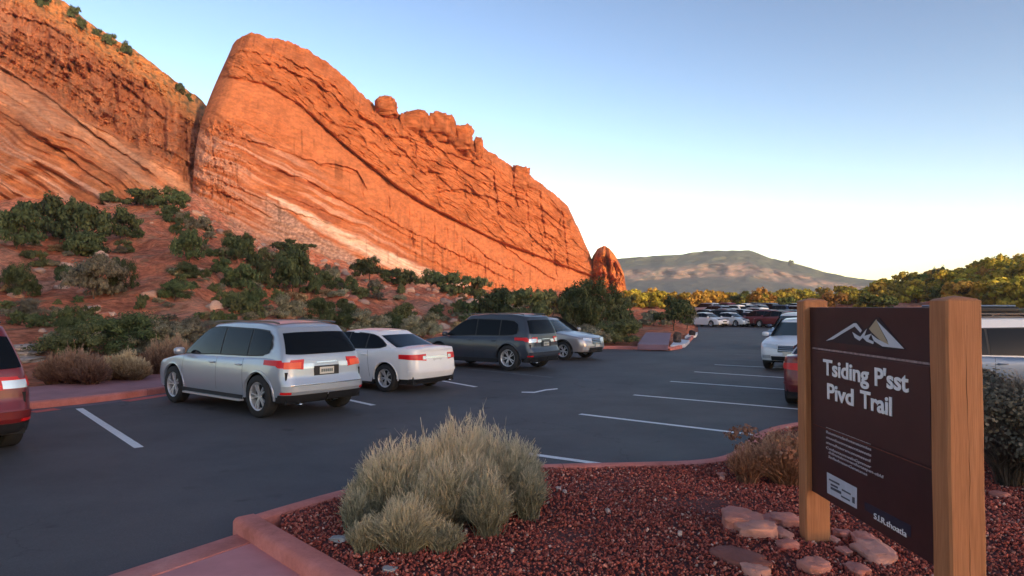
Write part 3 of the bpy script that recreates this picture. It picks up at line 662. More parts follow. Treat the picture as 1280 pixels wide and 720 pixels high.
def crown_mesh(seed, n_leaf, leaf, n_lobes, squash=.8, upright=0.0, hollow=.45):
    """unit crown: width 2, height ~1.0, base at z=0; leaf clumps on many uneven lobes"""
    r = np.random.default_rng(seed)
    L = []; 
    for k in range(n_lobes):
        a = r.uniform(0, 2 * np.pi); rr = r.random() ** .6 * .60; hz = r.uniform(.12, .70) * (1 - .75 * rr * rr)
        L.append((rr * np.cos(a), rr * np.sin(a), hz, r.uniform(.20, .36)))
    L = np.array(L)
    idx = r.integers(0, n_lobes, n_leaf)
    # sub clumps inside each lobe give light and dark tufts
    sub = r.normal(size=(n_lobes, 9, 3)); sub /= np.linalg.norm(sub, axis=2)[..., None]; sub[..., 2] = np.abs(sub[..., 2]) * .9 - .15
    sb = sub[idx, r.integers(0, 9, n_leaf)]
    d = r.normal(size=(n_leaf, 3)); d /= np.linalg.norm(d, axis=1)[:, None]
    P = L[idx, :3] + L[idx, 3:4] * (sb * r.uniform(hollow, 1.0, (n_leaf, 1)) + d * .38 * r.random((n_leaf, 1)) ** .5) * np.array([1, 1, squash])
    P[:, 2] = np.maximum(P[:, 2], .02 + .1 * r.random(n_leaf))
    nr = d + sb * .5 + np.array([0, 0, .3]); nr /= np.linalg.norm(nr, axis=1)[:, None]
    up = r.normal(size=(n_leaf, 3)) + np.array([0, 0, upright * 3])
    s = leaf * r.uniform(.6, 1.35, n_leaf)
    Q = quads(P, nr, up, s, s * (1 + upright * 2))
    tone = np.clip(r.normal(.42, .2, n_leaf) + .22 * (r.random(n_lobes)[idx] - .5) * 2, 0, 1)
    C = np.repeat(np.repeat(tone[:, None], 3, 1), 4, 0)
    return Q.reshape(-1, 3), np.arange(n_leaf * 4).reshape(-1, 4), C
def trunk_mesh(seed, h, r0, n_br=6, spread=.5):
    r = random.Random(seed); V = []; Fs = []
    def limb(p0, p1, a, b_, k=5):
        base = len(V); d = (p1 - p0); bend = Vector((r.uniform(-.12, .12), r.uniform(-.12, .12), 0)) * d.length
        for i in range(k + 1):
            t = i / k; c = p0.lerp(p1, t) + bend * math.sin(t * math.pi); rad_ = a + (b_ - a) * t
            for j in range(7):
                an = j / 7 * 2 * math.pi; V.append((c.x + rad_ * math.cos(an), c.y + rad_ * math.sin(an), c.z))
        for i in range(k):
            for j in range(7): Fs.append((base + i * 7 + j, base + i * 7 + (j + 1) % 7, base + (i + 1) * 7 + (j + 1) % 7, base + (i + 1) * 7 + j))
    top = Vector((r.uniform(-.1, .1), r.uniform(-.1, .1), h)); limb(Vector((0, 0, -.08)), top, r0, r0 * .45)
    for i in range(n_br):
        a = i / n_br * 6.28 + r.uniform(-.3, .3); st = Vector((0, 0, 0)).lerp(top, r.uniform(.15, .7))
        limb(st, st + Vector((math.cos(a) * spread, math.sin(a) * spread, r.uniform(.25, .5))), r0 * .5, r0 * .15)
    return V, Fs
protos = {}
def proto(kind, i, n_leaf, leaf, lobes, **kw):
    Q, Fq, C = crown_mesh(hash_(kind, i), n_leaf, leaf, lobes, **kw)
    o = mesh_obj('crown', Q, Fq, leafs[kind], col=C); tV, tF = trunk_mesh(i * 7 + len(kind), .55, .035, 7)
    t = mesh_obj('trunk', tV, tF, mat_bark, smooth=True)
    protos.setdefault(kind, []).append((o.data, t.data)); bpy.data.objects.remove(o); bpy.data.objects.remove(t)
def hash_(k, i): return sum(ord(c) for c in k) * 31 + i * 101
for i in range(5): proto('juniper', i, 5200, .032, 15)
for i in range(4): proto('oak', i, 4600, .034, 14)
fine = {}
def fine_proto(kind, i, n_leaf, leaf, lobes, **kw):
    proto(kind, 50 + i, n_leaf, leaf, lobes, **kw); fine.setdefault(kind, []).append(protos[kind].pop())
for i in range(3): fine_proto('juniper', i, 17000, .015, 22)
for i in range(3): fine_proto('oak', i, 15000, .016, 20)
for i in range(3): fine_proto('sage', i, 15000, .014, 20, upright=.5)
for i in range(4): proto('sage', i, 4600, .030, 15, upright=.3)
for i in range(3): proto('dry', i, 4500, .024, 15, upright=.9)
for i in range(2): proto('rust', i, 3800, .022, 16)
for i in range(4): proto('yellow', i, 2300, .05, 13)
for i in range(3): proto('orange', i, 2300, .05, 13)
for i in range(3): proto('green_gold', i, 2300, .05, 13)
def plant(name, kind, X, Y, Z, wd, h, label, cat, group=None, parts=True, rz=None, crown_z=0.0):
    rz = random.uniform(0, 6.28) if rz is None else rz
    me, tr = random.choice(fine[kind] if (kind in fine and Y < 40 and wd > 1.1) else protos[kind])
    root = empty(name, (X, Y, Z), rz); tag(root, label, cat, group)
    c = bpy.data.objects.new('crown', me); COL.objects.link(c); c.parent = root; c.scale = (wd / 1.45, wd / 1.45, (h - crown_z) / .84); c.location.z = crown_z
    t = bpy.data.objects.new('trunk' if name.endswith('tree') else 'stem', tr); COL.objects.link(t); t.parent = root; t.scale = (wd / 2, wd / 2, h * 1.0)
    return root
def shrub_px(px, pybase, wpx, hpx, kind, label, name='shrub', group=None, cat='shrub'):
    X, Y, Z = hill_from_pixel(px, pybase)
    return plant(name, kind, X, Y, Z - .05, 1.0 * wpx / F * Y, 1.08 * hpx / F * Y, label, cat, group)
G1 = 'dark green shrubs scattered on the red slope'; G2 = 'grey green brush scattered on the red slope'
named = [
 (20, 312, 62, 55, 'juniper', 'large dark green shrub mass at the left edge of the slope, below the banded ridge'),
 (58, 300, 60, 55, 'juniper', 'second large dark green shrub from the left edge, highest row of the slope'),
 (100, 308, 66, 58, 'juniper', 'tall dark shrub between the left mass and the bare red track'),
 (138, 248, 30, 17, 'juniper', 'small dark shrub right against the foot of the banded ridge'),
 (150, 300, 44, 40, 'juniper', 'round dark green shrub on the left side of the bare red track, upper slope'),
 (182, 262, 52, 26, 'juniper', 'wide low dark shrub high up under the cleft, left one of two'),
 (215, 262, 44, 26, 'juniper', 'dark shrub high up under the cleft, right one of two'),
 (110, 322, 52, 36, 'juniper', 'dark shrub in front of the big left mass'),
 (22, 372, 46, 42, 'juniper', 'dark green shrub at the left edge halfway down the slope'),
 (118, 375, 74, 54, 'sage', 'broad grey green bush in the middle of the left slope'),
 (150, 364, 40, 42, 'juniper', 'dark green bush touching the broad grey green one'),
 (38, 398, 44, 26, 'grey', 'low grey brown bush above the pale stones at left'),
 (236, 328, 40, 38, 'juniper', 'round dark green shrub on the right side of the bare red track'),
 (220, 376, 42, 28, 'juniper', 'shrub low on the right side of the bare red track'),
 (235, 350, 50, 22, 'juniper', 'flat dark shrub between the round one and the low one, right of the track'),
 (302, 368, 42, 34, 'juniper', 'dome shaped dark shrub directly above the silver SUV roof'),
 (296, 330, 44, 34, 'juniper', 'dark shrub above the dome shaped one'),
 (366, 372, 60, 54, 'juniper', 'biggest dark shrub above the gap between the silver SUV and white sedan'),
 (366, 325, 56, 24, 'juniper', 'dark shrub on the rubble line just above the biggest one'),
 (290, 388, 34, 22, 'oak', 'small olive shrub just above the silver SUV roof'),
 (400, 404, 38, 34, 'juniper', 'rounded green shrub right above the white sedan'),
 (356, 400, 46, 28, 'sage', 'olive grey bush above the silver SUV tailgate'),
 (330, 286, 24, 16, 'oak', 'small shrub on the rubble by the cleft foot'),
 (176, 388, 20, 22, 'oak', 'small bright green shrub on the bare red track'),
 (462, 350, 46, 26, 'juniper', 'dark shrub against the cream band of the slab'),
 (500, 358, 40, 24, 'juniper', 'dark shrub right of the cream band, above bare red soil'),
 (538, 362, 38, 22, 'juniper', 'dark shrub uphill of the dark SUV bonnet'),
 (568, 370, 46, 30, 'juniper', 'dark shrub uphill of the dark SUV windscreen'),
 (596, 374, 40, 26, 'oak', 'olive shrub uphill of the dark SUV doors'),
 (500, 412, 46, 30, 'oak', 'olive bush right behind the white sedan'),
 (530, 424, 56, 32, 'sage', 'grey green bush between the white sedan and dark SUV'),
 (456, 416, 56, 28, 'sage', 'grey green bush above the white sedan roof'),
 (630, 400, 62, 40, 'juniper', 'broad green shrub behind the dark SUV roof'),
 (664, 404, 56, 42, 'oak', 'olive green shrub behind the crossover roof'),
 (690, 398, 50, 34, 'oak', 'pale olive shrub left of the tall juniper'),
 (770, 430, 68, 34, 'oak', 'low olive bush at the foot of the tall juniper beside the mauve paving'),
 (735, 432, 60, 26, 'sage', 'low grey bush behind the crossover bonnet'),
 (818, 408, 34, 20, 'sage', 'small grey bush between the two dark trees'),
]
for i in range(3): proto('grey', i, 5200, .022, 16)
for i in range(2): fine_proto('grey', i, 26000, .0105, 26)
for px, pb, wpx, hpx, kd, lb in named: shrub_px(px, pb, wpx, hpx, kd, lb)
r_ = random.Random(12)
for i in range(46):   # the belt of round shrubs that follows the gully below the cleft and the foot of the slab
    px = r_.uniform(205, 470); pc = ip(px, [(205, 268), (240, 280), (290, 305), (330, 330), (400, 352), (470, 358)]); py = pc + r_.uniform(-6, 26); q_ = r_.uniform(11, 24)
    kd = r_.choice(['juniper', 'juniper', 'oak', 'sage'])
    shrub_px(px, py, q_, q_ * r_.uniform(.75, .95), kd, {'juniper': 'rounded dark shrub in the belt along the gully below the cleft', 'oak': 'rounded olive shrub in the belt along the gully below the cleft', 'sage': 'rounded grey green shrub in the belt along the gully below the cleft'}[kd], group={'juniper': 'dark shrubs along the gully', 'oak': 'olive shrubs along the gully', 'sage': 'grey green shrubs along the gully'}[kd])
# bushes by the left path
dry_list = []
for px, pb, wpx, hpx, kd, lb in [
 (92, 482, 88, 40, 'dry', 'tawny dry brush clump at the left end beside the path'),
 (155, 476, 64, 32, 'dry', 'pale straw coloured brush clump between the two tawny ones'),
 (214, 468, 70, 42, 'rust', 'brown dry brush clump just left of the silver SUV'),
 (96, 448, 86, 44, 'oak', 'mid green bush behind the tawny brush'),
 (160, 440, 100, 52, 'juniper', 'tallest green bush behind the straw brush'),
 (196, 446, 90, 42, 'sage', 'grey green bush leaning toward the silver SUV'),
 (228, 432, 70, 36, 'sage', 'pale sage bush behind the silver SUV bonnet'),
 (88, 424, 46, 40, 'juniper', 'dark green bush behind the mid green one by the path'),
 (66, 440, 44, 24, 'sage', 'small sage bush beside the pale stones'),
 (262, 420, 44, 22, 'grey', 'grey brown brush seen over the silver SUV bonnet')]:
    if kd in ('dry', 'rust'):
        dry_list.append((px, pb, wpx, hpx, kd, lb)); continue
    shrub_px(px, pb, wpx, hpx, kd, lb)
# scattered small ones
r = np.random.default_rng(5); k = 0; tries = 0
while k < 299 and tries < 4000:
    tries += 1
    px = r.uniform(-10, 790); top = ip(px, [(0, 262), (100, 262), (240, 262), (300, 298), (350, 322), (450, 348), (600, 374), (790, 386)]); bot = ip(px, [(0, 430), (240, 425), (450, 425), (600, 412), (790, 420)])
    py = top + (bot - top) * r.random() ** .8
    track = abs(px - ip(py, [(262, 188), (300, 190), (340, 195), (380, 165), (430, 60)])) < ip(py, [(262, 10), (340, 26), (420, 40)])
    if track and r.random() < .9: continue
    red = (430 < px < 560 and 368 < py < 400)
    if red and r.random() < .7: continue
    s = r.uniform(9, 26) * (.75 + .5 * (py - top) / (bot - top)); kd = r.choice(['juniper', 'juniper', 'oak', 'oak', 'sage', 'sage', 'grey', 'dry'])
    v_ = (py - top) / (bot - top)
    where = 'high on the red slope' if v_ < .33 else 'halfway up the slope' if v_ < .66 else 'low on the slope'
    side_ = 'left of the bare track' if px < 190 else 'above the silver SUV' if px < 450 else 'beyond the white sedan'
    col_w = {'juniper': 'small dark green shrub', 'oak': 'small olive green shrub', 'sage': 'small silvery sage tuft', 'grey': 'small grey brown tuft', 'dry': 'small straw coloured tuft'}[str(kd)]
    shrub_px(px, py, s, s * (r.uniform(.65, .95) if kd in ('juniper', 'oak') else r.uniform(.4, .65)), str(kd), '%s %s, %s' % (col_w, where, side_), group='%ss %s, %s' % (col_w, where, side_), name='shrub' if kd in ('juniper', 'oak') else 'brush')
    k += 1
# trees
X, Y, Z = hill_from_pixel(748, 424); plant('juniper_tree', 'juniper', X, Y, Z, 82 / F * Y, 76 / F * Y, 'tallest dark green juniper in front of the orange rock fin', 'tree', crown_z=.3)
X, Y, Z = hill_from_pixel(722, 416); plant('juniper_tree', 'juniper', X, Y, Z, 56 / F * Y, 62 / F * Y, 'dark green juniper on the left shoulder of the tallest one', 'tree', crown_z=.2)
X, Y, Z = hill_from_pixel(842, 414); plant('juniper_tree', 'juniper', X, Y, Z, 50 / F * Y, 42 / F * Y, 'rounded dark green juniper behind the mauve paving', 'tree', crown_z=.2)
X, Y, Z = hill_from_pixel(858, 412); plant('juniper_tree', 'grey', X, Y, Z, 36 / F * Y, 30 / F * Y, 'brownish low tree on the right side of the juniper behind the paving', 'tree', crown_z=.2)
# bushes along the left ridge's crest
for px, py, s, lb in [(94, 14, 15, 'dark bush standing on the ridge crest near the top edge of the picture'), (102, 28, 12, 'dark bush just below the topmost one on the ridge crest'), (122, 36, 10, 'small bush on the ridge crest, left of the middle pair'), (138, 46, 14, 'round dark bush in the middle of the ridge crest'), (158, 60, 15, 'wide dark bush on the ridge crest, right of the round one'), (224, 107, 12, 'small bush on the ridge crest close to the cleft'), (236, 118, 9, 'tiny bush on the ridge crest next to the cleft'), (52, 0, 18, 'bush on the ridge crest at the top edge of the picture')]:
    D = float(ip(px, [(a, c) for a, b_, c in lr_top])) + 1.5; p = at(px, py + 7, D)
    plant('shrub', 'juniper', p[0], p[1], p[2] - 1.0, s * 1.2 / F * D, s * 1.1 / F * D + .8, lb, 'shrub')
# bush in the cleft
# golden scrub-oak woods right
r = np.random.default_rng(21); GT = 'golden scrub oaks on the hillside beyond the car park'
woods = [
 ('tree','yellow')]
cnt = 0
for i in range(210):
    px = r.uniform(786, 1420); u = r.random() ** .8
    dk, db = float(ip(px, DK)), float(ip(px, DB))
    D = (dk + 6) + (db - dk + 6) * u if px > 868 else r.uniform(110, 200)
    X = (px - 640) / F * D; Z = float(terrain(X, D)); h = r.uniform(2.4, 4.4) * (1.15 if px > 1100 else .95)
    kd = r.choice(['yellow', 'yellow', 'orange', 'green_gold', 'yellow', 'yellow', 'yellow']) if not (px > 1130 and D < 95) else r.choice(['green_gold', 'yellow', 'yellow'])
    lb = {'yellow': 'sunlit golden scrub oak in the thicket beyond the parked cars', 'orange': 'amber toned scrub oak in the thicket beyond the parked cars', 'green_gold': 'olive gold scrub oak in the thicket beyond the parked cars', 'oak': 'green scrub oak low on the right hillside'}[str(kd)]
    zone = 'in the thin line behind the mauve paving' if px < 868 else 'in the thicket right behind the far rows of cars' if px < 1010 else 'on the rise seen above the sign board' if px < 1165 else 'on the hillside at the right edge'
    cw = {'yellow': 'sunlit golden scrub oak', 'orange': 'amber toned scrub oak', 'green_gold': 'olive gold scrub oak', 'oak': 'green scrub oak'}[str(kd)]
    plant('oak_tree', str(kd), X, D, Z - .2, h * r.uniform(1.2, 1.7), h, '%s %s' % (cw, zone), 'tree', '%ss %s' % (cw, zone))
p = at(1175, 343, 150); plant('pine_tree', 'juniper', p[0], p[1], p[2] - 3.5, 3.4, 5.6, 'lone dark tree standing up from the golden hillside above the sign', 'tree')
p = at(988, 331, 1500); plant('pine_tree', 'juniper', p[0], p[1], float(p[2]) - 3, 14, 16, 'lone tree silhouetted on the skyline of the far mesa', 'tree')

# ---------------------------------------------------------------- close shrubs made of fine stems
def stems(seed, blobs, n_st, wd, lean=.5, side=3, tone=(.15, 1.0), seg=4, ragged=.15, wob=.03):
    """fine twigs rising from the plant's foot; every twig carries short side twigs. blobs: (x,y,rx,ry,h)"""
    r = np.random.default_rng(seed); V = []; Fs = []; C = []; nb = 0
    W_ = np.array([b_[5] for b_ in blobs]); W_ = W_ / W_.sum()
    bi = r.choice(len(blobs), n_st, p=W_)
    Bl = np.array([b_[:5] for b_ in blobs])[bi]
    a = r.uniform(0, 2 * np.pi, n_st); rr = np.sqrt(r.random(n_st))
    tx = Bl[:, 0] + np.cos(a) * rr * Bl[:, 2]; ty = Bl[:, 1] + np.sin(a) * rr * Bl[:, 3]
    tz = Bl[:, 4] * np.sqrt(np.clip(1 - (rr * .93) ** 2, 0, 1)) * r.uniform(.6, 1.05, n_st) * (1 + np.clip(ragged * pn(tx * 7, ty * 7, seed) * 1.5, -.35, .16)) * (1 + .14 * (r.random(n_st) > .96)) + .05
    fx = Bl[:, 0] + (tx - Bl[:, 0]) * lean * .5 + r.normal(0, .03, n_st); fy = Bl[:, 1] + (ty - Bl[:, 1]) * lean * .5 + r.normal(0, .03, n_st)
    P0 = np.stack([fx, fy, np.zeros(n_st)], 1); P1 = np.stack([tx, ty, tz], 1)
    def ribbon(A, B, bend, w0, w1, c0, c1):
        nonlocal nb
        n_ = len(A); t = np.linspace(0, 1, seg + 1)
        ctr = A[:, None] * (1 - t[None, :, None]) + B[:, None] * t[None, :, None] + bend[:, None] * (np.sin(t * np.pi))[None, :, None]
        d = B - A; s = np.cross(d, r.normal(size=(n_, 3))); s /= np.linalg.norm(s, axis=1)[:, None] + 1e-9
        w_ = (w0 + (w1 - w0) * t)[None, :, None]
        L_ = ctr - s[:, None] * w_; R__ = ctr + s[:, None] * w_
        P = np.stack([L_, R__], 2).reshape(n_, -1, 3)
        f = np.array([(2 * i, 2 * i + 1, 2 * i + 3, 2 * i + 2) for i in range(seg)])
        Fs.append((f[None] + (np.arange(n_) * (2 * seg + 2))[:, None, None] + nb).reshape(-1, 4)); nb += n_ * (2 * seg + 2)
        V.append(P.reshape(-1, 3)); cc = c0[:, None] * (1 - t) + c1[:, None] * t
        C.append(np.repeat(np.repeat(cc.reshape(-1)[:, None], 2, 0).reshape(-1, 1), 3, 1))
        return ctr
    out = (P1 - P0) * np.array([1, 1, 0]); bend = -out * .18 + r.normal(0, wob, (n_st, 3)) * np.linalg.norm(P1 - P0, axis=1)[:, None]
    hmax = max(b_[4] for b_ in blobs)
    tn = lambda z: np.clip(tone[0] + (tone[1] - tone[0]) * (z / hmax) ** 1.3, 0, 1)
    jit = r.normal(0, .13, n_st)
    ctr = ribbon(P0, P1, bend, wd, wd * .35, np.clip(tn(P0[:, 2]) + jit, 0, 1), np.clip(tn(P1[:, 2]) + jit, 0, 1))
    for k in range(side):
        q = r.uniform(.45, .97, n_st); i0 = np.clip((q * seg).astype(int), 0, seg - 1); fr = q * seg - i0
        A = ctr[np.arange(n_st), i0] * (1 - fr[:, None]) + ctr[np.arange(n_st), i0 + 1] * fr[:, None]
        ln = r.uniform(.05, .12, n_st) * np.clip(hmax, .4, 1.2)
        d = (P1 - P0); d /= np.linalg.norm(d, axis=1)[:, None]; d = d + r.normal(0, .5, (n_st, 3)) + np.array([0, 0, .3]); d /= np.linalg.norm(d, axis=1)[:, None]
        B = A + d * ln[:, None]
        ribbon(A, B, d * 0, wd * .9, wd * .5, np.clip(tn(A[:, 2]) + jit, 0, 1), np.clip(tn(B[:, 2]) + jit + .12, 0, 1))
    return np.concatenate(V), np.concatenate(Fs), np.concatenate(C)
mat_rabbit = leaf_mat('rabbitbrush_twigs', (.14, .14, .085), (.44, .43, .29), (.85, .75, .52), rough=.75)
mat_twig = M('dry_twigs', (.17, .12, .08), .9, var=.3, scale=20)
def close_shrub(name, label, loc, blobs, n_st, wd, mat, seed, cat='shrub', **kw):
    root = empty(name, loc); tag(root, label, cat)
    V, Fq, C = stems(seed, blobs, n_st, wd, **kw); mesh_obj('foliage', V, Fq, mat, root, col=C)
    V, Fq, C = stems(seed + 1, [(b_[0], b_[1], b_[2] * .7, b_[3] * .7, b_[4] * .55, b_[5]) for b_ in blobs], max(120, n_st // 25), wd * 1.6, side=2, lean=.2)
    mesh_obj('stem', V, Fq, mat_twig, root)
    return root
mat_dryt = leaf_mat('dry_brush_twigs', (.14, .09, .05), (.36, .25, .14), (.62, .48, .29)); mat_dryb = leaf_mat('brown_brush_twigs', (.10, .055, .04), (.25, .15, .10), (.42, .29, .19))
for i, (px, pb, wpx, hpx, kd, lb) in enumerate(dry_list):
    X, Y, Z = hill_from_pixel(px, pb); u_ = Y / F; h_ = hpx * u_ * 1.05
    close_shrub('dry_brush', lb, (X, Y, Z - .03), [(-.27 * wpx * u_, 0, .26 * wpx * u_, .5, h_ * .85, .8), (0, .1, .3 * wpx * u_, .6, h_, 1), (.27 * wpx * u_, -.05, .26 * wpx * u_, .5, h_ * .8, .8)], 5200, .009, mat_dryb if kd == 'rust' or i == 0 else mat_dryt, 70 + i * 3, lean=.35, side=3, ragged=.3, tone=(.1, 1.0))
cx, cy = G(560, 655, .12)
def loc_px(px, py, z=.12):
    x, y = G(px, py, z); return x - cx, y - cy
def blob(px, pyb, rpx, pytop, wgt, ry=None):
    x, y = G(px, pyb, .12); s = y / F; top = CAM_H - (pytop - 383.75) * s - .12
    return (x - cx, y - cy, rpx * s, (ry or rpx * .8) * s, top, wgt)
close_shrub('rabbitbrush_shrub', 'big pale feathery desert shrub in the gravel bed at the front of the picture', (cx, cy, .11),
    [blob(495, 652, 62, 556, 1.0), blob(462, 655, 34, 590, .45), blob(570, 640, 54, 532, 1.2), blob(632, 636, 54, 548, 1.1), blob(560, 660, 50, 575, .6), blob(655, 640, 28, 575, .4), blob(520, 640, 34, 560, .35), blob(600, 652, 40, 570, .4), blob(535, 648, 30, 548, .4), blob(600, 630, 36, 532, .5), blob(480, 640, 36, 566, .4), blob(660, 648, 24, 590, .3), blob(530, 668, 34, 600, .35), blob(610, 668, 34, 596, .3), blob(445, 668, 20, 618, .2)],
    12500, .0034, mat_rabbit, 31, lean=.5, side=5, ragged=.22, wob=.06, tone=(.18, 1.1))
cx2, cy2 = G(505, 688, .12); s_ = cy2 / F
close_shrub('rabbitbrush_shrub', 'small grey green twiggy shrub crouching at the front foot of the big pale one', (cx2, cy2, .11),
    [(0, 0, 52 * s_, 34 * s_, .36, 1.0), (-.3, -.02, .16, .14, .22, .4), (.3, 0, .2, .15, .2, .4)], 2400, .0035, leaf_mat('grey_twigs', (.13, .13, .08), (.38, .36, .24), (.62, .56, .39)), 41, lean=.5, side=3, ragged=.5)
# reddish shrub left of the sign
cx3, cy3 = G(985, 596, .12); s_ = cy3 / F
q = plant('red_brush_shrub', 'rust', cx3, cy3, .11, 128 * s_, 74 * s_, 'reddish brown mounded shrub directly left of the sign', 'shrub')
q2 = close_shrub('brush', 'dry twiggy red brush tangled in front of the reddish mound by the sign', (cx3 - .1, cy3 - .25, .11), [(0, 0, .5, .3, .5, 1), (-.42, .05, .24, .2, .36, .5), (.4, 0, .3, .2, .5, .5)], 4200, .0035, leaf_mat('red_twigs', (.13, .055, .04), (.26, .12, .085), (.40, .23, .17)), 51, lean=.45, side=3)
# dark shrub right of the sign
cx4, cy4 = G(1275, 605, .12); s_ = cy4 / F
plant('brush_shrub', 'grey', cx4 + .45, cy4 + .3, .11, 2.6, 1.42, 'dark grey brown leafy shrub right of the near signpost', 'shrub')
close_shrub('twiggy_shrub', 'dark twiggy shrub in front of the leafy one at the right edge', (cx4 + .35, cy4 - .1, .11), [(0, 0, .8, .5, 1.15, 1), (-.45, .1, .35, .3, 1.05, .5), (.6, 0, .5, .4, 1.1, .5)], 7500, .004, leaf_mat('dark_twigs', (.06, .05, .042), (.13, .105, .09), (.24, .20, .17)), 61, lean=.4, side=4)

# ---------------------------------------------------------------- stones
mat_stone = rock_mat('pink_stone', 5, .03, .7, (1, 1, 1), .18)
def stone(px, py, wpx, hpx, seed, label, col_=(.50, .235, .19), name='stone', z=.12, tilt=.0, flat=.42, group=None):
    x, y = G(px, py, z); sx = wpx / 2 * y / F; szz = max(.02, sx * flat)
    nu, nv = 28, 18
    th = np.linspace(0, 2 * np.pi, nu); ph = np.linspace(0, np.pi, nv); T_, P_ = np.meshgrid(th, ph, indexing='ij')
    d = np.stack([np.sin(P_) * np.cos(T_), np.sin(P_) * np.sin(T_), np.cos(P_)], -1)
    def sg(a, e): return np.sign(a) * np.abs(a) ** e
    rr = 1 + .30 * fbm(d[..., 0] * 1.3 + seed * 5.1, d[..., 1] * 1.3, d[..., 2] * 1.1 + seed, 4, .6) - .10 * np.abs(pn(d[..., 0] * 3 + seed, d[..., 1] * 3)); rr[-1] = rr[0]
    depth = min(2.0, hpx / max(wpx, 1) * 2.6)
    P = np.stack([sg(d[..., 0], .6) * sx, sg(d[..., 1], .6) * sx * depth, sg(d[..., 2], .45) * szz], -1) * rr[..., None]
    o = mesh_obj(name, P, grid_faces(nu, nv), mat_stone, smooth=True, col=np.broadcast_to(np.array(col_), P.shape).reshape(-1, 3) * (1 + .1 * fbm(P[..., 0] * 9, P[..., 1] * 9, P[..., 2] * 9, 3).reshape(-1, 1)))
    o.location = (x, y, z + szz * .45); o.rotation_euler = (random.uniform(-.1, .1), random.uniform(-.1, .1) + tilt, random.uniform(-.4, .4)); o.rotation_euler[2] = (seed * 1.7) % .8 - .4
    return tag(o, label, 'stone', group)
for i, a in enumerate([
 (928, 656, 50, 22, 'biggest flat pink stone in the gravel, left of the far signpost'), (946, 668, 46, 12, 'long thin pink slab lying against the biggest flat stone'), (955, 654, 26, 14, 'pink stone wedged behind the long thin slab'),
 (981, 654, 34, 14, 'flat pink stone between the biggest one and the far signpost'), (977, 668, 20, 14, 'small rounded pink stone in front of the flat one by the signpost'), (985, 684, 26, 7, 'thin flake of pink stone just left of the signpost foot'),
 (1020, 712, 36, 12, 'pale flat stone at the bottom edge below the far signpost'), (945, 716, 30, 12, 'pink stone at the bottom edge, left of the sign'), (1053, 669, 20, 9, 'small pale stone just right of the far signpost foot'),
 (1078, 676, 26, 12, 'smaller pink stone under the sign board, behind the large one'), (1092, 694, 38, 22, 'large pink stone under the sign board'), (1072, 714, 24, 14, 'pink stone at the bottom edge under the sign board'), (1056, 690, 14, 8, 'pebble sized pink stone between the signpost and the large stone'),
 (1042, 676, 10, 12, 'upright small stone touching the far signpost'), (1250, 620, 16, 8, 'small dull stone in the gravel right of the near signpost'),
 (902, 594, 9, 5, 'tiny pale pebble by the kerb bend'), (903, 598, 6, 4, 'tiny pink pebble in front of the pale one by the kerb'), ]):
    px, py, wpx, hpx, lb = a
    stone(px, py, wpx, hpx, i + 1, lb, col_=[(.58, .25, .20), (.64, .32, .26), (.52, .21, .17)][i % 3])
# low dark step of rock edging below the biggest stone
x0, y0 = G(912, 676, .12); 
o = stone(926, 700, 40, 34, 40, 'weathered dull red edging rock, front left of the flat stones', col_=(.30, .12, .10), flat=.3)
# white pebbles near the rabbitbrush
stone(425, 675, 22, 8, 33, 'pale grey flat stone at the left foot of the big pale shrub', col_=(.42, .40, .38), flat=.25)
stone(487, 714, 16, 7, 34, 'small grey stone at the bottom edge under the small twiggy shrub', col_=(.36, .35, .34), flat=.3)
for i, (px, py, s) in enumerate([(583, 665, 4), (698, 612, 7), (706, 616, 5), (640, 690, 4), (760, 640, 5), (850, 668, 5), (1012, 622, 5)]):
    stone(px, py, s, s * .6, 60 + i, 'tiny pale pebble lying loose on the red gravel', col_=(.6, .45, .40), group='tiny pale pebbles on the gravel', name='pebble')
# pale layered stones at left above the path
for i, (px, py, wpx, hpx, lb) in enumerate([(28, 436, 46, 8, 'long pale ledge stone at left, upper one behind the red SUV'), (34, 444, 34, 7, 'middle pale ledge stone behind the red SUV'), (30, 452, 40, 7, 'lowest pale ledge stone behind the red SUV')]):
    X, Y, Z = hill_from_pixel(px, py); s = Y / F
    o = boulder('stone', px - wpx / 2, px + wpx / 2, py - 5, py + 3, Y, i * 2.2 + 9, col_=(.60, .50, .45)); tag(o, lb, 'stone')
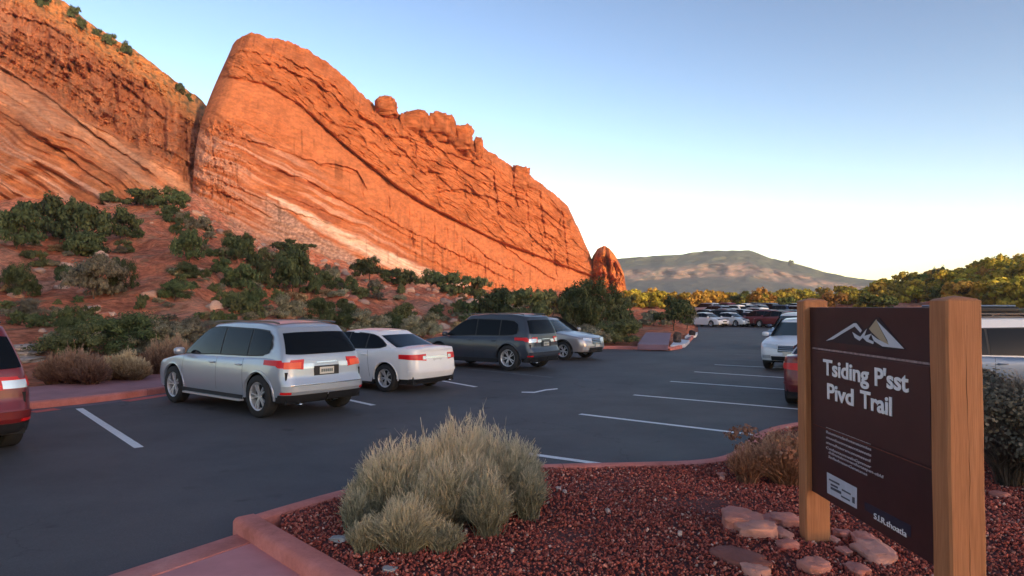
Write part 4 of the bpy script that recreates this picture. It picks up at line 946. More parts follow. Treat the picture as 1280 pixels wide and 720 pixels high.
# scattered slope rocks
r = np.random.default_rng(77); rock_protos = []
for i in range(5):
    nu, nv = 18, 12; th = np.linspace(0, 2 * np.pi, nu); ph = np.linspace(0, np.pi, nv); T_, P_ = np.meshgrid(th, ph, indexing='ij')
    d = np.stack([np.sin(P_) * np.cos(T_), np.sin(P_) * np.sin(T_), np.cos(P_) * .7], -1); rr = 1 + .35 * fbm(d[..., 0] * 1.3 + i * 5, d[..., 1] * 1.3, d[..., 2] * 1.3, 3)
    P = np.sign(d) * np.abs(d) ** .75 * rr[..., None]
    o = mesh_obj('rock', P, grid_faces(nu, nv), mat_stone, smooth=True, col=np.tile(np.array([(.52, .24, .16), (.40, .17, .12), (.55, .36, .28), (.36, .25, .21), (.5, .3, .22)][i]), (nu * nv, 1))); rock_protos.append(o.data); bpy.data.objects.remove(o)
k = 0
while k < 220:
    rub = k < 120
    if rub: px = r.uniform(225, 620); top = ip(px, [(225, 250), (300, 276), (350, 305), (450, 330), (620, 366)]); py = top + r.uniform(2, 26)
    else: px = r.uniform(0, 760); py = r.uniform(ip(px, [(0, 265), (240, 265), (350, 322), (600, 376), (760, 380)]), 425)
    X, Y, Z = hill_from_pixel(px, py); o = bpy.data.objects.new('rock', rock_protos[r.integers(0, 5)]); COL.objects.link(o)
    s = r.uniform(.15, .6) * (1.0 if rub else .7); o.scale = (s, s, s * .8); o.location = (X, Y, Z); o.rotation_euler = (r.uniform(-.3, .3), r.uniform(-.3, .3), r.uniform(0, 6))
    tag(o, 'loose rock lying in the rubble below the big slab' if rub else 'loose rock lying on the red slope', 'rock', 'loose rocks in the rubble under the slab' if rub else 'loose rocks on the red slope'); k += 1
# ---------------------------------------------------------------- trail sign
def box_vf(x0, x1, y0, y1, z0, z1):
    V = [(x0, y0, z0), (x1, y0, z0), (x1, y1, z0), (x0, y1, z0), (x0, y0, z1), (x1, y0, z1), (x1, y1, z1), (x0, y1, z1)]
    return V, [(0, 3, 2, 1), (4, 5, 6, 7), (0, 1, 5, 4), (1, 2, 6, 5), (2, 3, 7, 6), (3, 0, 4, 7)]
def bev(o, w_=.006, seg=2):
    m = o.modifiers.new('bevel', 'BEVEL'); m.width = w_; m.segments = seg; m.limit_method = 'ANGLE'; return o
mat_wood, n, l, b = nt('stained_wood'); b.inputs['Roughness'].default_value = .62; b.inputs['Specular IOR Level'].default_value = .3
tc = n.new('ShaderNodeTexCoord'); mp = n.new('ShaderNodeMapping'); mp.inputs['Scale'].default_value = (9, 9, .55); l.new(tc.outputs['Object'], mp.inputs[0])
wv = n.new('ShaderNodeTexNoise'); wv.inputs['Scale'].default_value = 3.2; wv.inputs['Detail'].default_value = 7; wv.inputs['Roughness'].default_value = .6; wv.inputs['Distortion'].default_value = .6; l.new(mp.outputs[0], wv.inputs[0])
r1 = ramp(n, l, wv.outputs[0], [(.3, (.36, .145, .062)), (.5, (.425, .175, .078)), (.72, (.47, .205, .095))])
mp2 = n.new('ShaderNodeMapping'); mp2.inputs['Scale'].default_value = (60, 60, 1.5); l.new(tc.outputs['Object'], mp2.inputs[0])
fn = n.new('ShaderNodeTexNoise'); fn.inputs['Scale'].default_value = 3; fn.inputs['Detail'].default_value = 4; l.new(mp2.outputs[0], fn.inputs[0])
r2 = ramp(n, l, fn.outputs[0], [(.3, (.82, .8, .78)), (.6, (1.05, 1.05, 1.05))])
l.new(mixc(n, l, 1.0, r1.outputs[0], r2.outputs[0], 'MULTIPLY'), b.inputs['Base Color'])
bp = n.new('ShaderNodeBump'); bp.inputs['Strength'].default_value = .5; bp.inputs['Distance'].default_value = .004; l.new(fn.outputs[0], bp.inputs['Height']); l.new(bp.outputs[0], b.inputs['Normal'])
mat_board = M('dark_brown_panel', (.040, .012, .014), .42, var=.2, scale=3, spec=.45)
mat_board2 = M('brown_band', (.055, .015, .014), .5, var=.15, scale=3)
mat_edge = M('panel_edge', (.018, .007, .008), .5)
mat_txt = M('white_lettering', (.85, .84, .86), .6)
mat_small = M('grey_lettering', (.50, .46, .50), .6)
mat_crack = M('wood_crack', (.07, .03, .015), .9)
yn, yf, sx_ = 3.905, 5.52, 2.40      # near and far ends of the board, its left face x
W = .20; PD = .165
sign = empty('trail_sign', (sx_, (yn + yf) / 2, .11)); tag(sign, 'dark brown trail sign with white lettering between two timber posts', 'sign')
def on_sign(o): o.parent = sign; o.matrix_parent_inverse = Matrix.Translation(-Vector(sign.location)); return o
ztop = CAM_H - .002
def post(name, x0, y0, ztop_, w_, label, wy):
    k = 14; V = []; Fs = []
    # tall prism with a shallow pyramid top; slight twist and checks
    ch = .012
    ring = [(ch, 0), (w_ - ch, 0), (w_, ch), (w_, wy - ch), (w_ - ch, wy), (ch, wy), (0, wy - ch), (0, ch)]
    zs = [-.12] + list(np.linspace(.0, ztop_ - .11, k)); R2 = []
    for z in zs:
        j = .0015 * math.sin(z * 9 + x0)
        R2.append([(x0 + a + j, y0 + b_, z + .11) for a, b_ in ring])
    for rr in R2: V += rr
    for i in range(len(zs) - 1):
        for j in range(8): Fs.append((i * 8 + j, i * 8 + (j + 1) % 8, (i + 1) * 8 + (j + 1) % 8, (i + 1) * 8 + j))
    t0 = (len(zs) - 1) * 8; V += [(x0 + w_ / 2 + (a - w_ / 2) * .82, y0 + wy / 2 + (b_ - wy / 2) * .82, ztop_ + .012) for a, b_ in ring]
    for j in range(8): Fs.append((t0 + j, t0 + (j + 1) % 8, t0 + 8 + (j + 1) % 8, t0 + 8 + j))
    V.append((x0 + w_ / 2, y0 + wy / 2, ztop_ + .03)); c = len(V) - 1
    for j in range(8): Fs.append((t0 + 8 + j, t0 + 8 + (j + 1) % 8, c))
    o = mesh_obj('post', V, Fs, mat_wood, smooth=True, angle=25); on_sign(o); o['label'] = label
    return o
nearp = post('post', sx_ - .012, yn - PD, CAM_H + .035, W, 'thick near timber post', PD)
farp = post('post', sx_ - .035, yf, CAM_H + .045, W, 'far timber post standing clear of the board', .14)
# drying check on the near post: thin dark groove strips with real depth
for x_, z0, z1, yy in [(sx_ + .095, .3, 1.9, yn - PD - .0008)]:
    V = []; kk = 30
    for i in range(kk + 1):
        z = z0 + (z1 - z0) * i / kk; xx = x_ + .004 * math.sin(z * 7) + .002 * math.sin(z * 31); ww = .0011 + .0007 * math.sin(z * 13)
        V += [(xx - ww, yy, z), (xx + ww, yy, z)]
    on_sign(mesh_obj('crack', V, [(2 * i, 2 * i + 1, 2 * i + 3, 2 * i + 2) for i in range(kk)], mat_crack))
# board
th = .045; zb = .52
V, Fs = box_vf(sx_ + .015, sx_ + .015 + th, yn, yf, zb, ztop); on_sign(bev(mesh_obj('board', V, Fs, mat_board), .004))
fx = sx_ + .015 # visible face plane x
def sgn(name, ys, zs, x, mat):
    """flat polygon on the board face; ys measured from the far (left) end toward the near end"""
    V = [(x, yf - a, z) for a, z in zip(ys, zs)] + [(x + .0015, yf - a, z) for a, z in zip(ys, zs)]; k = len(ys)
    Fs = [tuple(range(k)), tuple(range(2 * k - 1, k - 1, -1))] + [(i, i + k, (i + 1) % k + k, (i + 1) % k) for i in range(k)]
    return on_sign(mesh_obj(name, V, Fs, mat))
# pixel on the board plane -> (distance from far end, height)
def SP(px, py):
    a = (px - 640) / F; b_ = (360 - py) / F; k = fx / a
    return yf - (cp - b_ * sp_) * k, CAM_H + (sp_ + b_ * cp) * k
def sgn_px(name, pts, x, mat): q = [SP(*p) for p in pts]; return sgn(name, [a for a, z in q], [z for a, z in q], x, mat)
# raised middle band, grooves and frame lines
q0, q1 = SP(1026, 437), SP(1026, 514)
zband0, zband1 = q1[1], q0[1]
V, Fs = box_vf(fx - .006, fx - .0005, yn + .03, yf - .05, 1.08, 1.655); on_sign(bev(mesh_obj('title_band', V, Fs, mat_board2), .003))
V, Fs = box_vf(fx - .004, fx - .0004, yn + .03, yf - .05, 1.665, 1.678); on_sign(mesh_obj('trim_line', V, Fs, M('worn_trim', (.30, .22, .22), .7, var=.5, scale=25)))
V, Fs = box_vf(fx - .004, fx - .0004, yn + .03, yf - .05, 1.060, 1.066); on_sign(mesh_obj('trim_line', V, Fs, M('rust_trim', (.14, .035, .02), .7, var=.5, scale=25)))
# mountain emblem
mat_tan = M('emblem_tan', (.42, .33, .22), .6); mat_silver = M('emblem_silver', (.58, .60, .66), .6); mat_blk = M('emblem_black', (.012, .010, .018), .5)
sgn_px('emblem_outline', [(1031, 427), (1050, 414), (1068, 401), (1071, 401), (1080, 411), (1085, 409), (1096, 396), (1100, 398), (1116, 418), (1133, 437), (1112, 437), (1080, 432), (1050, 429)], fx - .002, mat_blk)
sgn_px('emblem_ridge', [(1033, 426), (1052, 414), (1068, 404), (1071, 404), (1078, 413), (1076, 416), (1069, 408), (1055, 416), (1042, 424)], fx - .004, mat_silver)
sgn_px('emblem_snow', [(1066, 415), (1072, 419), (1076, 421), (1084, 411), (1081, 420), (1090, 417), (1086, 424), (1093, 427), (1092, 430), (1084, 427), (1079, 422), (1075, 426), (1069, 422)], fx - .004, mat_silver)
sgn_px('emblem_peak', [(1096, 399), (1087, 411), (1090, 415), (1104, 428), (1112, 431), (1108, 424), (1100, 409)], fx - .004, mat_tan)
sgn_px('emblem_slope', [(1097, 401), (1102, 411), (1110, 425), (1112, 431), (1098, 424), (1090, 418), (1093, 426), (1104, 433), (1131, 436), (1116, 420)], fx - .0055, mat_silver)
def text(s, px, py, hgt, mat, wscale=1.0, x=fx - .010, bold=.0, name='lettering', slant=0.0, parent=sign):
    c = bpy.data.curves.new(name, 'FONT'); c.body = s; c.size = hgt; c.extrude = .002; c.offset = bold; c.resolution_u = 4; c.space_character = .98
    o = bpy.data.objects.new(name, c); COL.objects.link(o); dg = bpy.context.evaluated_depsgraph_get(); me = bpy.data.meshes.new_from_object(o.evaluated_get(dg))
    bpy.data.objects.remove(o); o = bpy.data.objects.new(name, me); COL.objects.link(o); me.materials.clear(); me.materials.append(mat)
    a, z = SP(px, py)
    # text runs toward the camera (far end -> near end), faces -x
    o.matrix_world = Matrix(((0, 0, -1, x), (-wscale, 0, 0, yf - a), (0, 1, 0, z), (0, 0, 0, 1)))
    o.parent = parent; o.matrix_parent_inverse = Matrix.Translation(-Vector(parent.location))
    return o
def fit(o, px0, py0, px1, py1, x=fx - .010, sy=1.0):
    wdt = max(v.co.x for v in o.data.vertices); a0_, z0_ = SP(px0, py0); a1_, z1_ = SP(px1, py1); sc_ = (a1_ - a0_) / wdt
    sh = (z1_ - z0_) / (a1_ - a0_)
    o.matrix_world = Matrix(((0, 0, -1, x), (-sc_, 0, 0, yf - a0_), (0, sy, 0, z0_), (0, 0, 0, 1)))
fit(text('Tsiding', 0, 0, .165, mat_txt, 1, bold=.004), 1031, 467.5, 1088, 480)
fit(text("P'sst", 0, 0, .165, mat_txt, 1, bold=.004), 1094.5, 481, 1138, 490)
fit(text('Pivd', 0, 0, .165, mat_txt, 1, bold=.004), 1035, 497.5, 1069, 506)
fit(text('Trail', 0, 0, .165, mat_txt, 1, bold=.004), 1077.5, 508.5, 1117, 518)
# body text: thin raised words too small to read
r = random.Random(4)
a0, _ = SP(1033, 528)
lines = [('aniohst la Tigesshinan oad tee udsorn pall sr le, iaqe flts ls', 1.0, 1.000, .034), ('s timtnhe sntscusimnstesin', .56, .955, .036), ('Baton oncls hotenstonnies', .56, .915, .036), ('e ootlos nn ssontasseeis', .54, .872, .036), ('a ondhtsers cono esenl', .54, .832, .036), ('Conlootsonnesl Gp mor', .55, .792, .038), ('d Snoteiomms thotespen-obld', .66, .750, .036), ('Stnlisebnsas Genstanes', .50, .710, .036)]
for k, (s_t, fr, z, hg) in enumerate(lines):
    py_ = [528.5, 534.5, 541, 547.5, 554, 560.5, 566.5, 572][k]; px_ = 1033 if k < 6 else 1036
    c = text(s_t.replace(' ', 'n') if k else s_t, 1033, 500, .028, mat_small, 1.0, x=fx - .0022, name='small_lettering')
    pe = [1153, 1088, 1089, 1089, 1088, 1089, 1104, 1084][k]
    fit(c, px_, py_, pe, py_ + 8, x=fx - .0022)
# pale info plate
def plate(pts, x, mat, name): return sgn_px(name, pts, x, mat)
plate([(1034, 590), (1034.5, 616), (1071.5, 636), (1071.5, 610)], fx - .003, M('info_plate', (.50, .52, .60), .5, var=.1), 'plate')
dk = M('plate_print', (.05, .06, .09), .6)
for pts in ([(1037, 598), (1037, 600), (1050, 607), (1050, 604.5)], [(1039, 604), (1039, 606.5), (1048, 611), (1048, 608.5)], [(1039, 608), (1039, 611), (1052, 618), (1052, 614.5)], [(1053, 611), (1053, 613), (1064, 619), (1064, 617)], [(1052, 619), (1052, 621), (1063, 627), (1063, 625)], [(1066, 621), (1066, 628), (1069, 630), (1069, 622)]):
    plate(pts, fx - .005, dk, 'plate_print')
sgn_px('number_plate', [(1081, 627), (1081, 637), (1139, 672), (1139, 657)], fx - .0025, M('navy_plate', (.012, .014, .035), .5))
t_ = text('S.l.R.thoatla', 1093, 643, .055, mat_txt, 1.0, x=fx - .0045, name='small_lettering')
wdt = max(v.co.x for v in t_.data.vertices); aa, zz = SP(1093, 646); ab, zb_ = SP(1134, 665)
t_.matrix_world = Matrix(((0, 0, -1, fx - .0045), (-(ab - aa) / wdt, 0, 0, yf - aa), (0, 1, 0, zz - .01), (0, 0, 0, 1)))
# ---------------------------------------------------------------- cars
def paint(name, c, metal=.35, rough=.32):
    m, n, l, b = nt(name); b.inputs['Base Color'].default_value = (*c, 1); b.inputs['Metallic'].default_value = metal; b.inputs['Roughness'].default_value = rough
    b.inputs['Coat Weight'].default_value = .45; b.inputs['Coat Roughness'].default_value = .1
    tc = n.new('ShaderNodeTexCoord'); t = nz(n, l, tc, 2.5, 6, .7)
    # road dust: a rougher, dirtier film in patches
    mr = n.new('ShaderNodeMapRange'); mr.inputs['From Min'].default_value = .3; mr.inputs['From Max'].default_value = .8; mr.inputs['To Min'].default_value = rough * .9; mr.inputs['To Max'].default_value = min(.8, rough * 1.25); l.new(t.outputs[0], mr.inputs[0]); l.new(mr.outputs[0], b.inputs['Roughness'])
    r = ramp(n, l, t.outputs[0], [(.3, c), (.8, tuple(x * .93 + .008 for x in c))]); l.new(r.outputs[0], b.inputs['Base Color'])
    return m
P_ = dict(silver=paint('silver_paint', (.40, .45, .52), .4, .34), white=paint('white_paint', (.80, .81, .83), .0, .3), slate=paint('slate_grey_paint', (.038, .048, .068), .3, .3), pearl=paint('pearl_grey_paint', (.36, .35, .37), .45, .3),
          red=paint('dark_red_paint', (.17, .012, .014), .15, .3), blue=paint('pale_blue_paint', (.13, .19, .28), .3, .35), black=paint('black_paint', (.02, .02, .025), .2, .3), navy=paint('navy_paint', (.03, .05, .11), .25, .3), maroon=paint('maroon_paint', (.17, .02, .025), .15, .35))
mat_glass = M('tinted_glass', (.006, .008, .011), .04, spec=.14)
mat_glass_l = M('windscreen_glass', (.05, .07, .08), .05, spec=.6)
mat_trim = M('black_trim', (.014, .014, .016), .55)
mat_rub = M('tyre_rubber', (.018, .018, .019), .82, bump=.4, bscale=60)
mat_alloy = M('alloy_metal', (.66, .67, .70), .38, .55)
mat_chrome = M('chrome_trim', (.62, .64, .68), .14, 1.0)
mat_lampr = M('red_lamp_lens', (.62, .012, .015), .3, spec=.4)
mat_lampo = M('amber_lamp_lens', (.85, .10, .03), .3, spec=.4)
mat_lampw = M('clear_lamp_lens', (.62, .66, .70), .12, .35, coat=.8)
mat_plate = M('number_plate_white', (.58, .57, .52), .5)
mat_platet = M('plate_figures', (.10, .13, .12), .6)
mat_dark = M('underbody', (.010, .010, .011), .9)
mat_roofblk = M('roof_rack_metal', (.10, .10, .11), .4, .5)

class Car:
    def __init__(s, kind, L, W, H, wb, Rw, rear_over, belt, hood, clear, rear_prof, front_prof, gh, glass_line, tuck=.03):
        s.kind, s.L, s.W, s.H, s.wb, s.Rw = kind, L, W, H, wb, Rw
        s.xr0 = -L / 2; s.xf0 = L / 2; s.rw = s.xr0 + rear_over; s.fw = s.rw + wb
        s.beltp = belt; s.hoodp = hood; s.clear = clear; s.rp, s.fp = rear_prof, front_prof; s.gh = gh; s.gl = glass_line
    def ztop(s, x): return np.interp(x, *zip(*s.beltp))      # top edge of lower body along x
    def xr(s, z): return s.xr0 + np.interp(z, *zip(*s.rp))    # rear face setback by height
    def xf(s, z): return s.xf0 - np.interp(z, *zip(*s.fp))
    def w(s, z, x):
        hw = s.W / 2; t = z
        f = np.interp(t, [.15, .32, .45, .62, .80, .95, 1.05, 1.2], [.93, .965, .985, 1.0, .995, .975, .945, .92])
        m = (s.xr0 + s.xf0) / 2; k = np.abs((x - m) / (s.L / 2))
        return hw * f * (1 - .055 * k ** 4 - .05 * np.clip(k - .8, 0, 1) / .2)
    def outline(s, t, z):
        """t 0..3 from rear centre round the left side to front centre"""
        xr, xf = s.xr(z), s.xf(z); rr, rf = .26, .42
        t = np.asarray(t, float); x = np.zeros_like(t); y = np.zeros_like(t)
        wr = s.w(z, xr + rr); wf = s.w(z, xf - rf)
        br, bf = .05, .14
        for i, tt in enumerate(t.ravel()):
            if tt <= .7: yy = (wr - rr) * tt / .7; X = xr + br * (yy / wr) ** 2; Y = yy
            elif tt < 1:
                a = (tt - .7) / .3 * math.pi / 2; x0 = xr + br * ((wr - rr) / wr) ** 2
                X = x0 + (xr + rr - x0) * (1 - math.cos(a)); Y = wr - rr + rr * math.sin(a)
            elif tt <= 2: X = xr + rr + (xf - rf - xr - rr) * (tt - 1); Y = s.w(z, X)
            elif tt < 2.3:
                a = (tt - 2) / .3 * math.pi / 2; x0 = xf - bf * ((wf - rf * .8) / wf) ** 2
                X = xf - rf + (x0 - xf + rf) * math.sin(a); Y = wf - rf * .8 + rf * .8 * math.cos(a)
            else:
                yy = (wf - rf * .8) * (3 - tt) / .7; X = xf - bf * (yy / wf) ** 2; Y = yy
            x.ravel()[i] = X; y.ravel()[i] = Y
        return x, y
    def arch(s, x):
        z = s.clear + .0 * x; Ra = s.Rw + .055
        z = np.where(x < s.rw - Ra * .5, s.clear + .10, z); z = np.where(x > s.fw + Ra * .5, s.clear + .03, z)
        for c in (s.rw, s.fw):
            d = np.abs(x - c); zz = s.Rw + np.sqrt(np.maximum(Ra ** 2 - d ** 2, 0)); z = np.where(d < Ra, np.maximum(z, zz), z)
        return z
    def build(s, body_mat, roof_mat=None, detail=True, hood_crown=.05):
        parts = []
        ts = np.concatenate([np.linspace(0, .7, 8), np.linspace(.7, 1, 7)[1:], np.linspace(1, 2, 150)[1:], np.linspace(2, 2.3, 7)[1:], np.linspace(2.3, 3, 9)[1:]])
        vs_ = [0, .06, .14, .24, .36, .48, .58, .66, .74, .82, .89, .94, .975, 1.0]
        xs0, _ = s.outline(ts, .6); zlo = s.arch(xs0); ztp = s.ztop(xs0)
        rows = []
        for v in vs_:
            zz = zlo + (ztp - zlo) * v; X = np.zeros_like(zz); Y = np.zeros_like(zz)
            for i in range(len(ts)):
                a, b_ = s.outline(ts[i:i + 1], zz[i]); X[i] = a[0]; Y[i] = b_[0]
            inset = .028 * max(0, (v - .9) / .1) ** 2
            rows.append(np.stack([X, Y - inset, zz], 1))
        def full(row):
            m = row[::-1].copy(); m[:, 1] *= -1
            return np.concatenate([row, m[1:-1]])        # closed loop: rear centre, left side, front centre, right side
        loops = [full(r_) for r_ in rows]; n_ = len(loops[0]); nl = len(loops)
        V = np.concatenate(loops); Fs = []
        for j in range(nl - 1):
            for i in range(n_): a = j * n_ + i; b_ = j * n_ + (i + 1) % n_; Fs.append((a, b_, b_ + n_, a + n_))
        # lid: hood and rear shoulder, across
        top = rows[-1]; m = 9; nt_ = len(top); lid = []
        for i in range(nt_):
            for k in range(m):
                q = 1 - 2 * k / (m - 1); yy = top[i, 1] * q
                cr = hood_crown * (1 - q * q) * min(1, top[i, 1] / .5)
                lid.append((top[i, 0], yy, top[i, 2] + cr))
        base = len(V); V = np.concatenate([V, np.array(lid)])
        for i in range(nt_ - 1):
            for k in range(m - 1): a = base + i * m + k; Fs.append((a, a + 1, a + m + 1, a + m))
        parts.append(('body', V, Fs, body_mat, 38))
        # inner dark tub: closes wheel wells
        hw = s.W / 2
        bx = [(s.xr0 + .14, s.rw - s.Rw - .06, s.clear - .02, hw * .86), (s.rw - s.Rw - .06, s.rw + s.Rw + .06, s.clear + .02, hw * .60), (s.rw + s.Rw + .06, s.fw - s.Rw - .06, s.clear - .05, hw * .94), (s.fw - s.Rw - .06, s.fw + s.Rw + .06, s.clear + .02, hw * .60), (s.fw + s.Rw + .06, s.xf0 - .2, s.clear - .03, hw * .80)]
        V, Fs = [], []
        for x0, x1, z0, ww in bx:
            a, f = box_vf(x0, x1, -ww, ww, z0, .84); Fs += [tuple(i + len(V) for i in q) for q in f]; V += a
        parts.append(('underbody', V, Fs, mat_dark, None))
        # greenhouse
        g = s.gh
        def gout(t, v):
            """t -3..3 (negative = right side), v 0..1"""
            sgn_ = -1 if t < 0 else 1; t = abs(t); e = v
            xr = g['xr0'] + (g['xr1'] - g['xr0']) * (e ** g.get('er', 1.15)); xf = g['xf0'] + (g['xf1'] - g['xf0']) * e ** 1.0
            wv_ = g['w0'] + (g['w1'] - g['w0']) * e ** 1.25
            rr = g.get('rr', .16); rf = g.get('rf', .30)
            zr, zf = g['z0'], g['z0f']
            def ww(X): return wv_ * (1 - .045 * abs((X - (xr + xf) / 2) / ((xf - xr) / 2)) ** 3)
            br, bf = .05, .16
            wr, wf = ww(xr + rr), ww(xf - rf)
            if t <= .7: yy = (wr - rr) * t / .7; X = xr + br * (yy / wr) ** 2; Y = yy
            elif t < 1:
                a = (t - .7) / .3 * math.pi / 2; x0 = xr + br * ((wr - rr) / wr) ** 2; X = x0 + (xr + rr - x0) * (1 - math.cos(a)); Y = wr - rr + rr * math.sin(a)
            elif t <= 2: X = xr + rr + (xf - rf - xr - rr) * (t - 1); Y = ww(X)
            elif t < 2.3:
                a = (t - 2) / .3 * math.pi / 2; x0 = xf - bf * ((wf - rf * .5) / wf) ** 2; X = xf - rf + (x0 - xf + rf) * math.sin(a); Y = wf - rf * .5 + rf * .5 * math.cos(a)
            else: yy = (wf - rf * .5) * (3 - t) / .7; X = xf - bf * (yy / wf) ** 2; Y = yy
            zroof = np.interp((X - g['xr1']) / (g['xf1'] - g['xr1']), [-.3, 0, .25, .6, 1, 1.3], [g['zr'] - .01, g['zr'], s.H - .045, s.H - .04, g['zf'], g['zf'] - .01])
            zb = np.interp(X, [g['xr0'], g['xf0']], [zr, zf])
            return (X, Y * sgn_, zb + (zroof - zb) * v)
        s.gout = gout
        gv = [0, .1, .2, .3, .4, .5, .6, .7, .8, .88, .94, 1.0]
        gts = np.concatenate([np.linspace(0, .7, 8), np.linspace(.7, 1, 6)[1:], np.linspace(1, 2, 40)[1:], np.linspace(2, 2.3, 6)[1:], np.linspace(2.3, 3, 8)[1:]])
        rows = [np.array([gout(t, v) for t in gts]) for v in gv]
        # rounded roof edge
        lastr = rows[-1]
        for ins, dz in ((.02, .012), (.055, .024), (.10, .030)):
            q = lastr.copy(); c = np.array([(g['xr1'] + g['xf1']) / 2, 0, 0]); d = q - c; d[:, 2] = 0; nn = np.linalg.norm(d, axis=1)[:, None]
            q = q - np.stack([np.sign(d[:, 0]) * np.minimum(np.abs(d[:, 0]), ins) * (np.abs(d[:, 0]) > (g['xf1'] - g['xr1']) * .42), np.minimum(q[:, 1], ins), np.zeros(len(q))], 1); q[:, 2] += dz; rows.append(q)
        loops = [full(r_) for r_ in rows]; n_ = len(loops[0]); V = np.concatenate(loops); Fs = []
        for j in range(len(loops) - 1):
            for i in range(n_): a = j * n_ + i; b_ = j * n_ + (i + 1) % n_; Fs.append((a, b_, b_ + n_, a + n_))
        top = rows[-1]; lid = []
        for i in range(len(top)):
            for k in range(m): q = 1 - 2 * k / (m - 1); lid.append((top[i, 0], top[i, 1] * q, top[i, 2] + .03 * (1 - q * q) * min(1, top[i, 1] / .4)))
        base = len(V); V = np.concatenate([V, np.array(lid)])
        for i in range(len(top) - 1):
            for k in range(m - 1): a = base + i * m + k; Fs.append((a, a + 1, a + m + 1, a + m))
        parts.append(('roof', V, Fs, roof_mat or body_mat, 38))
        # helper: point on the greenhouse side for a given x and z, pushed out
        def gside(x, z, sg, off):
            zb = np.interp(x, [g['xr0'], g['xf0']], [g['z0'], g['z0f']]); v = np.clip((z - zb) / (s.H - .05 - zb), 0, 1)
            e = v; wv_ = g['w0'] + (g['w1'] - g['w0']) * e ** 1.25
            xr = g['xr0'] + (g['xr1'] - g['xr0']) * (e ** g.get('er', 1.15)); xf = g['xf0'] + (g['xf1'] - g['xf0']) * e
            y = wv_ * (1 - .045 * abs((x - (xr + xf) / 2) / ((xf - xr) / 2)) ** 3)
            return (x, sg * (y + off), z)
        def side_glass(x0, x1, off, grow, mat, name, sg):
            k, kz = 14, 6; V = []; Fs = []
            for i in range(k + 1):
                x = x0 + (x1 - x0) * i / k; zb_ = np.interp(x, *zip(*[(a, b_) for a, b_, c in s.gl])) - grow; zt_ = np.interp(x, *zip(*[(a, c) for a, b_, c in s.gl])) + grow
                for j in range(kz + 1): V.append(gside(x, zb_ + (zt_ - zb_) * j / kz, sg, off))
            for i in range(k):
                for j in range(kz): a = i * (kz + 1) + j; Fs.append((a, a + 1, a + kz + 2, a + kz + 1))
            parts.append((name, V, Fs, mat, 60))
        xa, xb = s.gl[0][0], s.gl[-1][0]
        for sg in (1, -1):
            side_glass(xa, xb, .004, .016, mat_trim, 'window_surround', sg)
            ed = [xa + .03] + s.splits + [xb - .04]
            for i in range(len(ed) - 1): side_glass(ed[i] + .022, ed[i + 1] - .022, .009, -.004, mat_glass, 'side_window', sg)
        def endglass(t0, t1, v0, v1, off, name, mat, curve=0.0):
            V = []; Fs = []; k, kz = 20, 6; dirx = -1 if t1 <= 1.01 else 1
            for i in range(k + 1):
                q = -1 + 2 * i / k; t = (t1 * abs(q)) if dirx < 0 else (3 - (3 - t0) * abs(q))
                if q < 0: t = -t
                if abs(t) < 1e-6: t = 1e-6
                for j in range(kz + 1):
                    v = v0 + (v1 - v0) * j / kz; v = v - curve * (q ** 4) * (j / kz) + curve * (q ** 6) * (1 - j / kz)
                    p = gout(t, v); V.append((p[0] + dirx * off, p[1], p[2] + off * .4))
            for i in range(k):
                for j in range(kz): a = i * (kz + 1) + j; Fs.append((a, a + 1, a + kz + 2, a + kz + 1))
            parts.append((name, V, Fs, mat, 60))
        endglass(0, g.get('rt', .82), g.get('rv0', .12), g.get('rv1', .86), .008, 'rear_window', mat_glass, .03)
        endglass(2.12, 3, g.get('fv0', .08), .93, .008, 'windscreen', mat_glass_l, .03)
        # patch on the lower body
        def patch(t0, t1, z0, z1, off, mat, name, sides=(1, -1), k=14, kz=5, zfun=None):
            for sg in sides:
                V = []; Fs = []
                for i in range(k + 1):
                    t = t0 + (t1 - t0) * i / k; f = i / k
                    za, zb_ = (z0, z1) if zfun is None else zfun(f, z0, z1)
                    for j in range(kz + 1):
                        z = za + (zb_ - za) * j / kz; a, b_ = s.outline(np.array([t]), z); a2, b2 = s.outline(np.array([t + .01 if t + .01 < 3 else t - .01]), z)
                        tx, ty = (a2 - a)[0], (b2 - b_)[0]
                        if t + .01 >= 3: tx, ty = -tx, -ty
                        L_ = math.hypot(tx, ty) + 1e-9; nx, ny = -ty / L_, tx / L_
                        edge = 0 if (0 < i < k and 0 < j < kz) else 0
                        V.append((a[0] + nx * (off - edge), sg * (b_[0] + ny * (off - edge)), z))
                n1 = len(V)
                for i in range(k):
                    for j in range(kz): a = i * (kz + 1) + j; Fs.append((a, a + 1, a + kz + 2, a + kz + 1))
                # rim back to the body for thickness
                bd = [i * (kz + 1) for i in range(k + 1)] + [k * (kz + 1) + j for j in range(1, kz + 1)] + [i * (kz + 1) + kz for i in range(k - 1, -1, -1)] + [j for j in range(kz - 1, 0, -1)]
                c0 = np.mean(np.array(V), 0)
                for q_ in bd:
                    p = np.array(V[q_]); t = None
                    d_in = np.array([np.sign((s.xr0 + s.xf0) / 2 - p[0]) * (off + .01) if abs(p[0]) > s.L * .36 else 0, -np.sign(p[1]) * (off + .01) if abs(p[1]) > s.W * .3 else 0, 0]); V.append(tuple(p + d_in))
                for q_ in range(len(bd)):
                    a, b_ = bd[q_], bd[(q_ + 1) % len(bd)]; Fs.append((a, b_, n1 + (q_ + 1) % len(bd), n1 + q_))
                parts.append((name, V, Fs, mat, 40))
        s.patch = patch; s.parts = parts
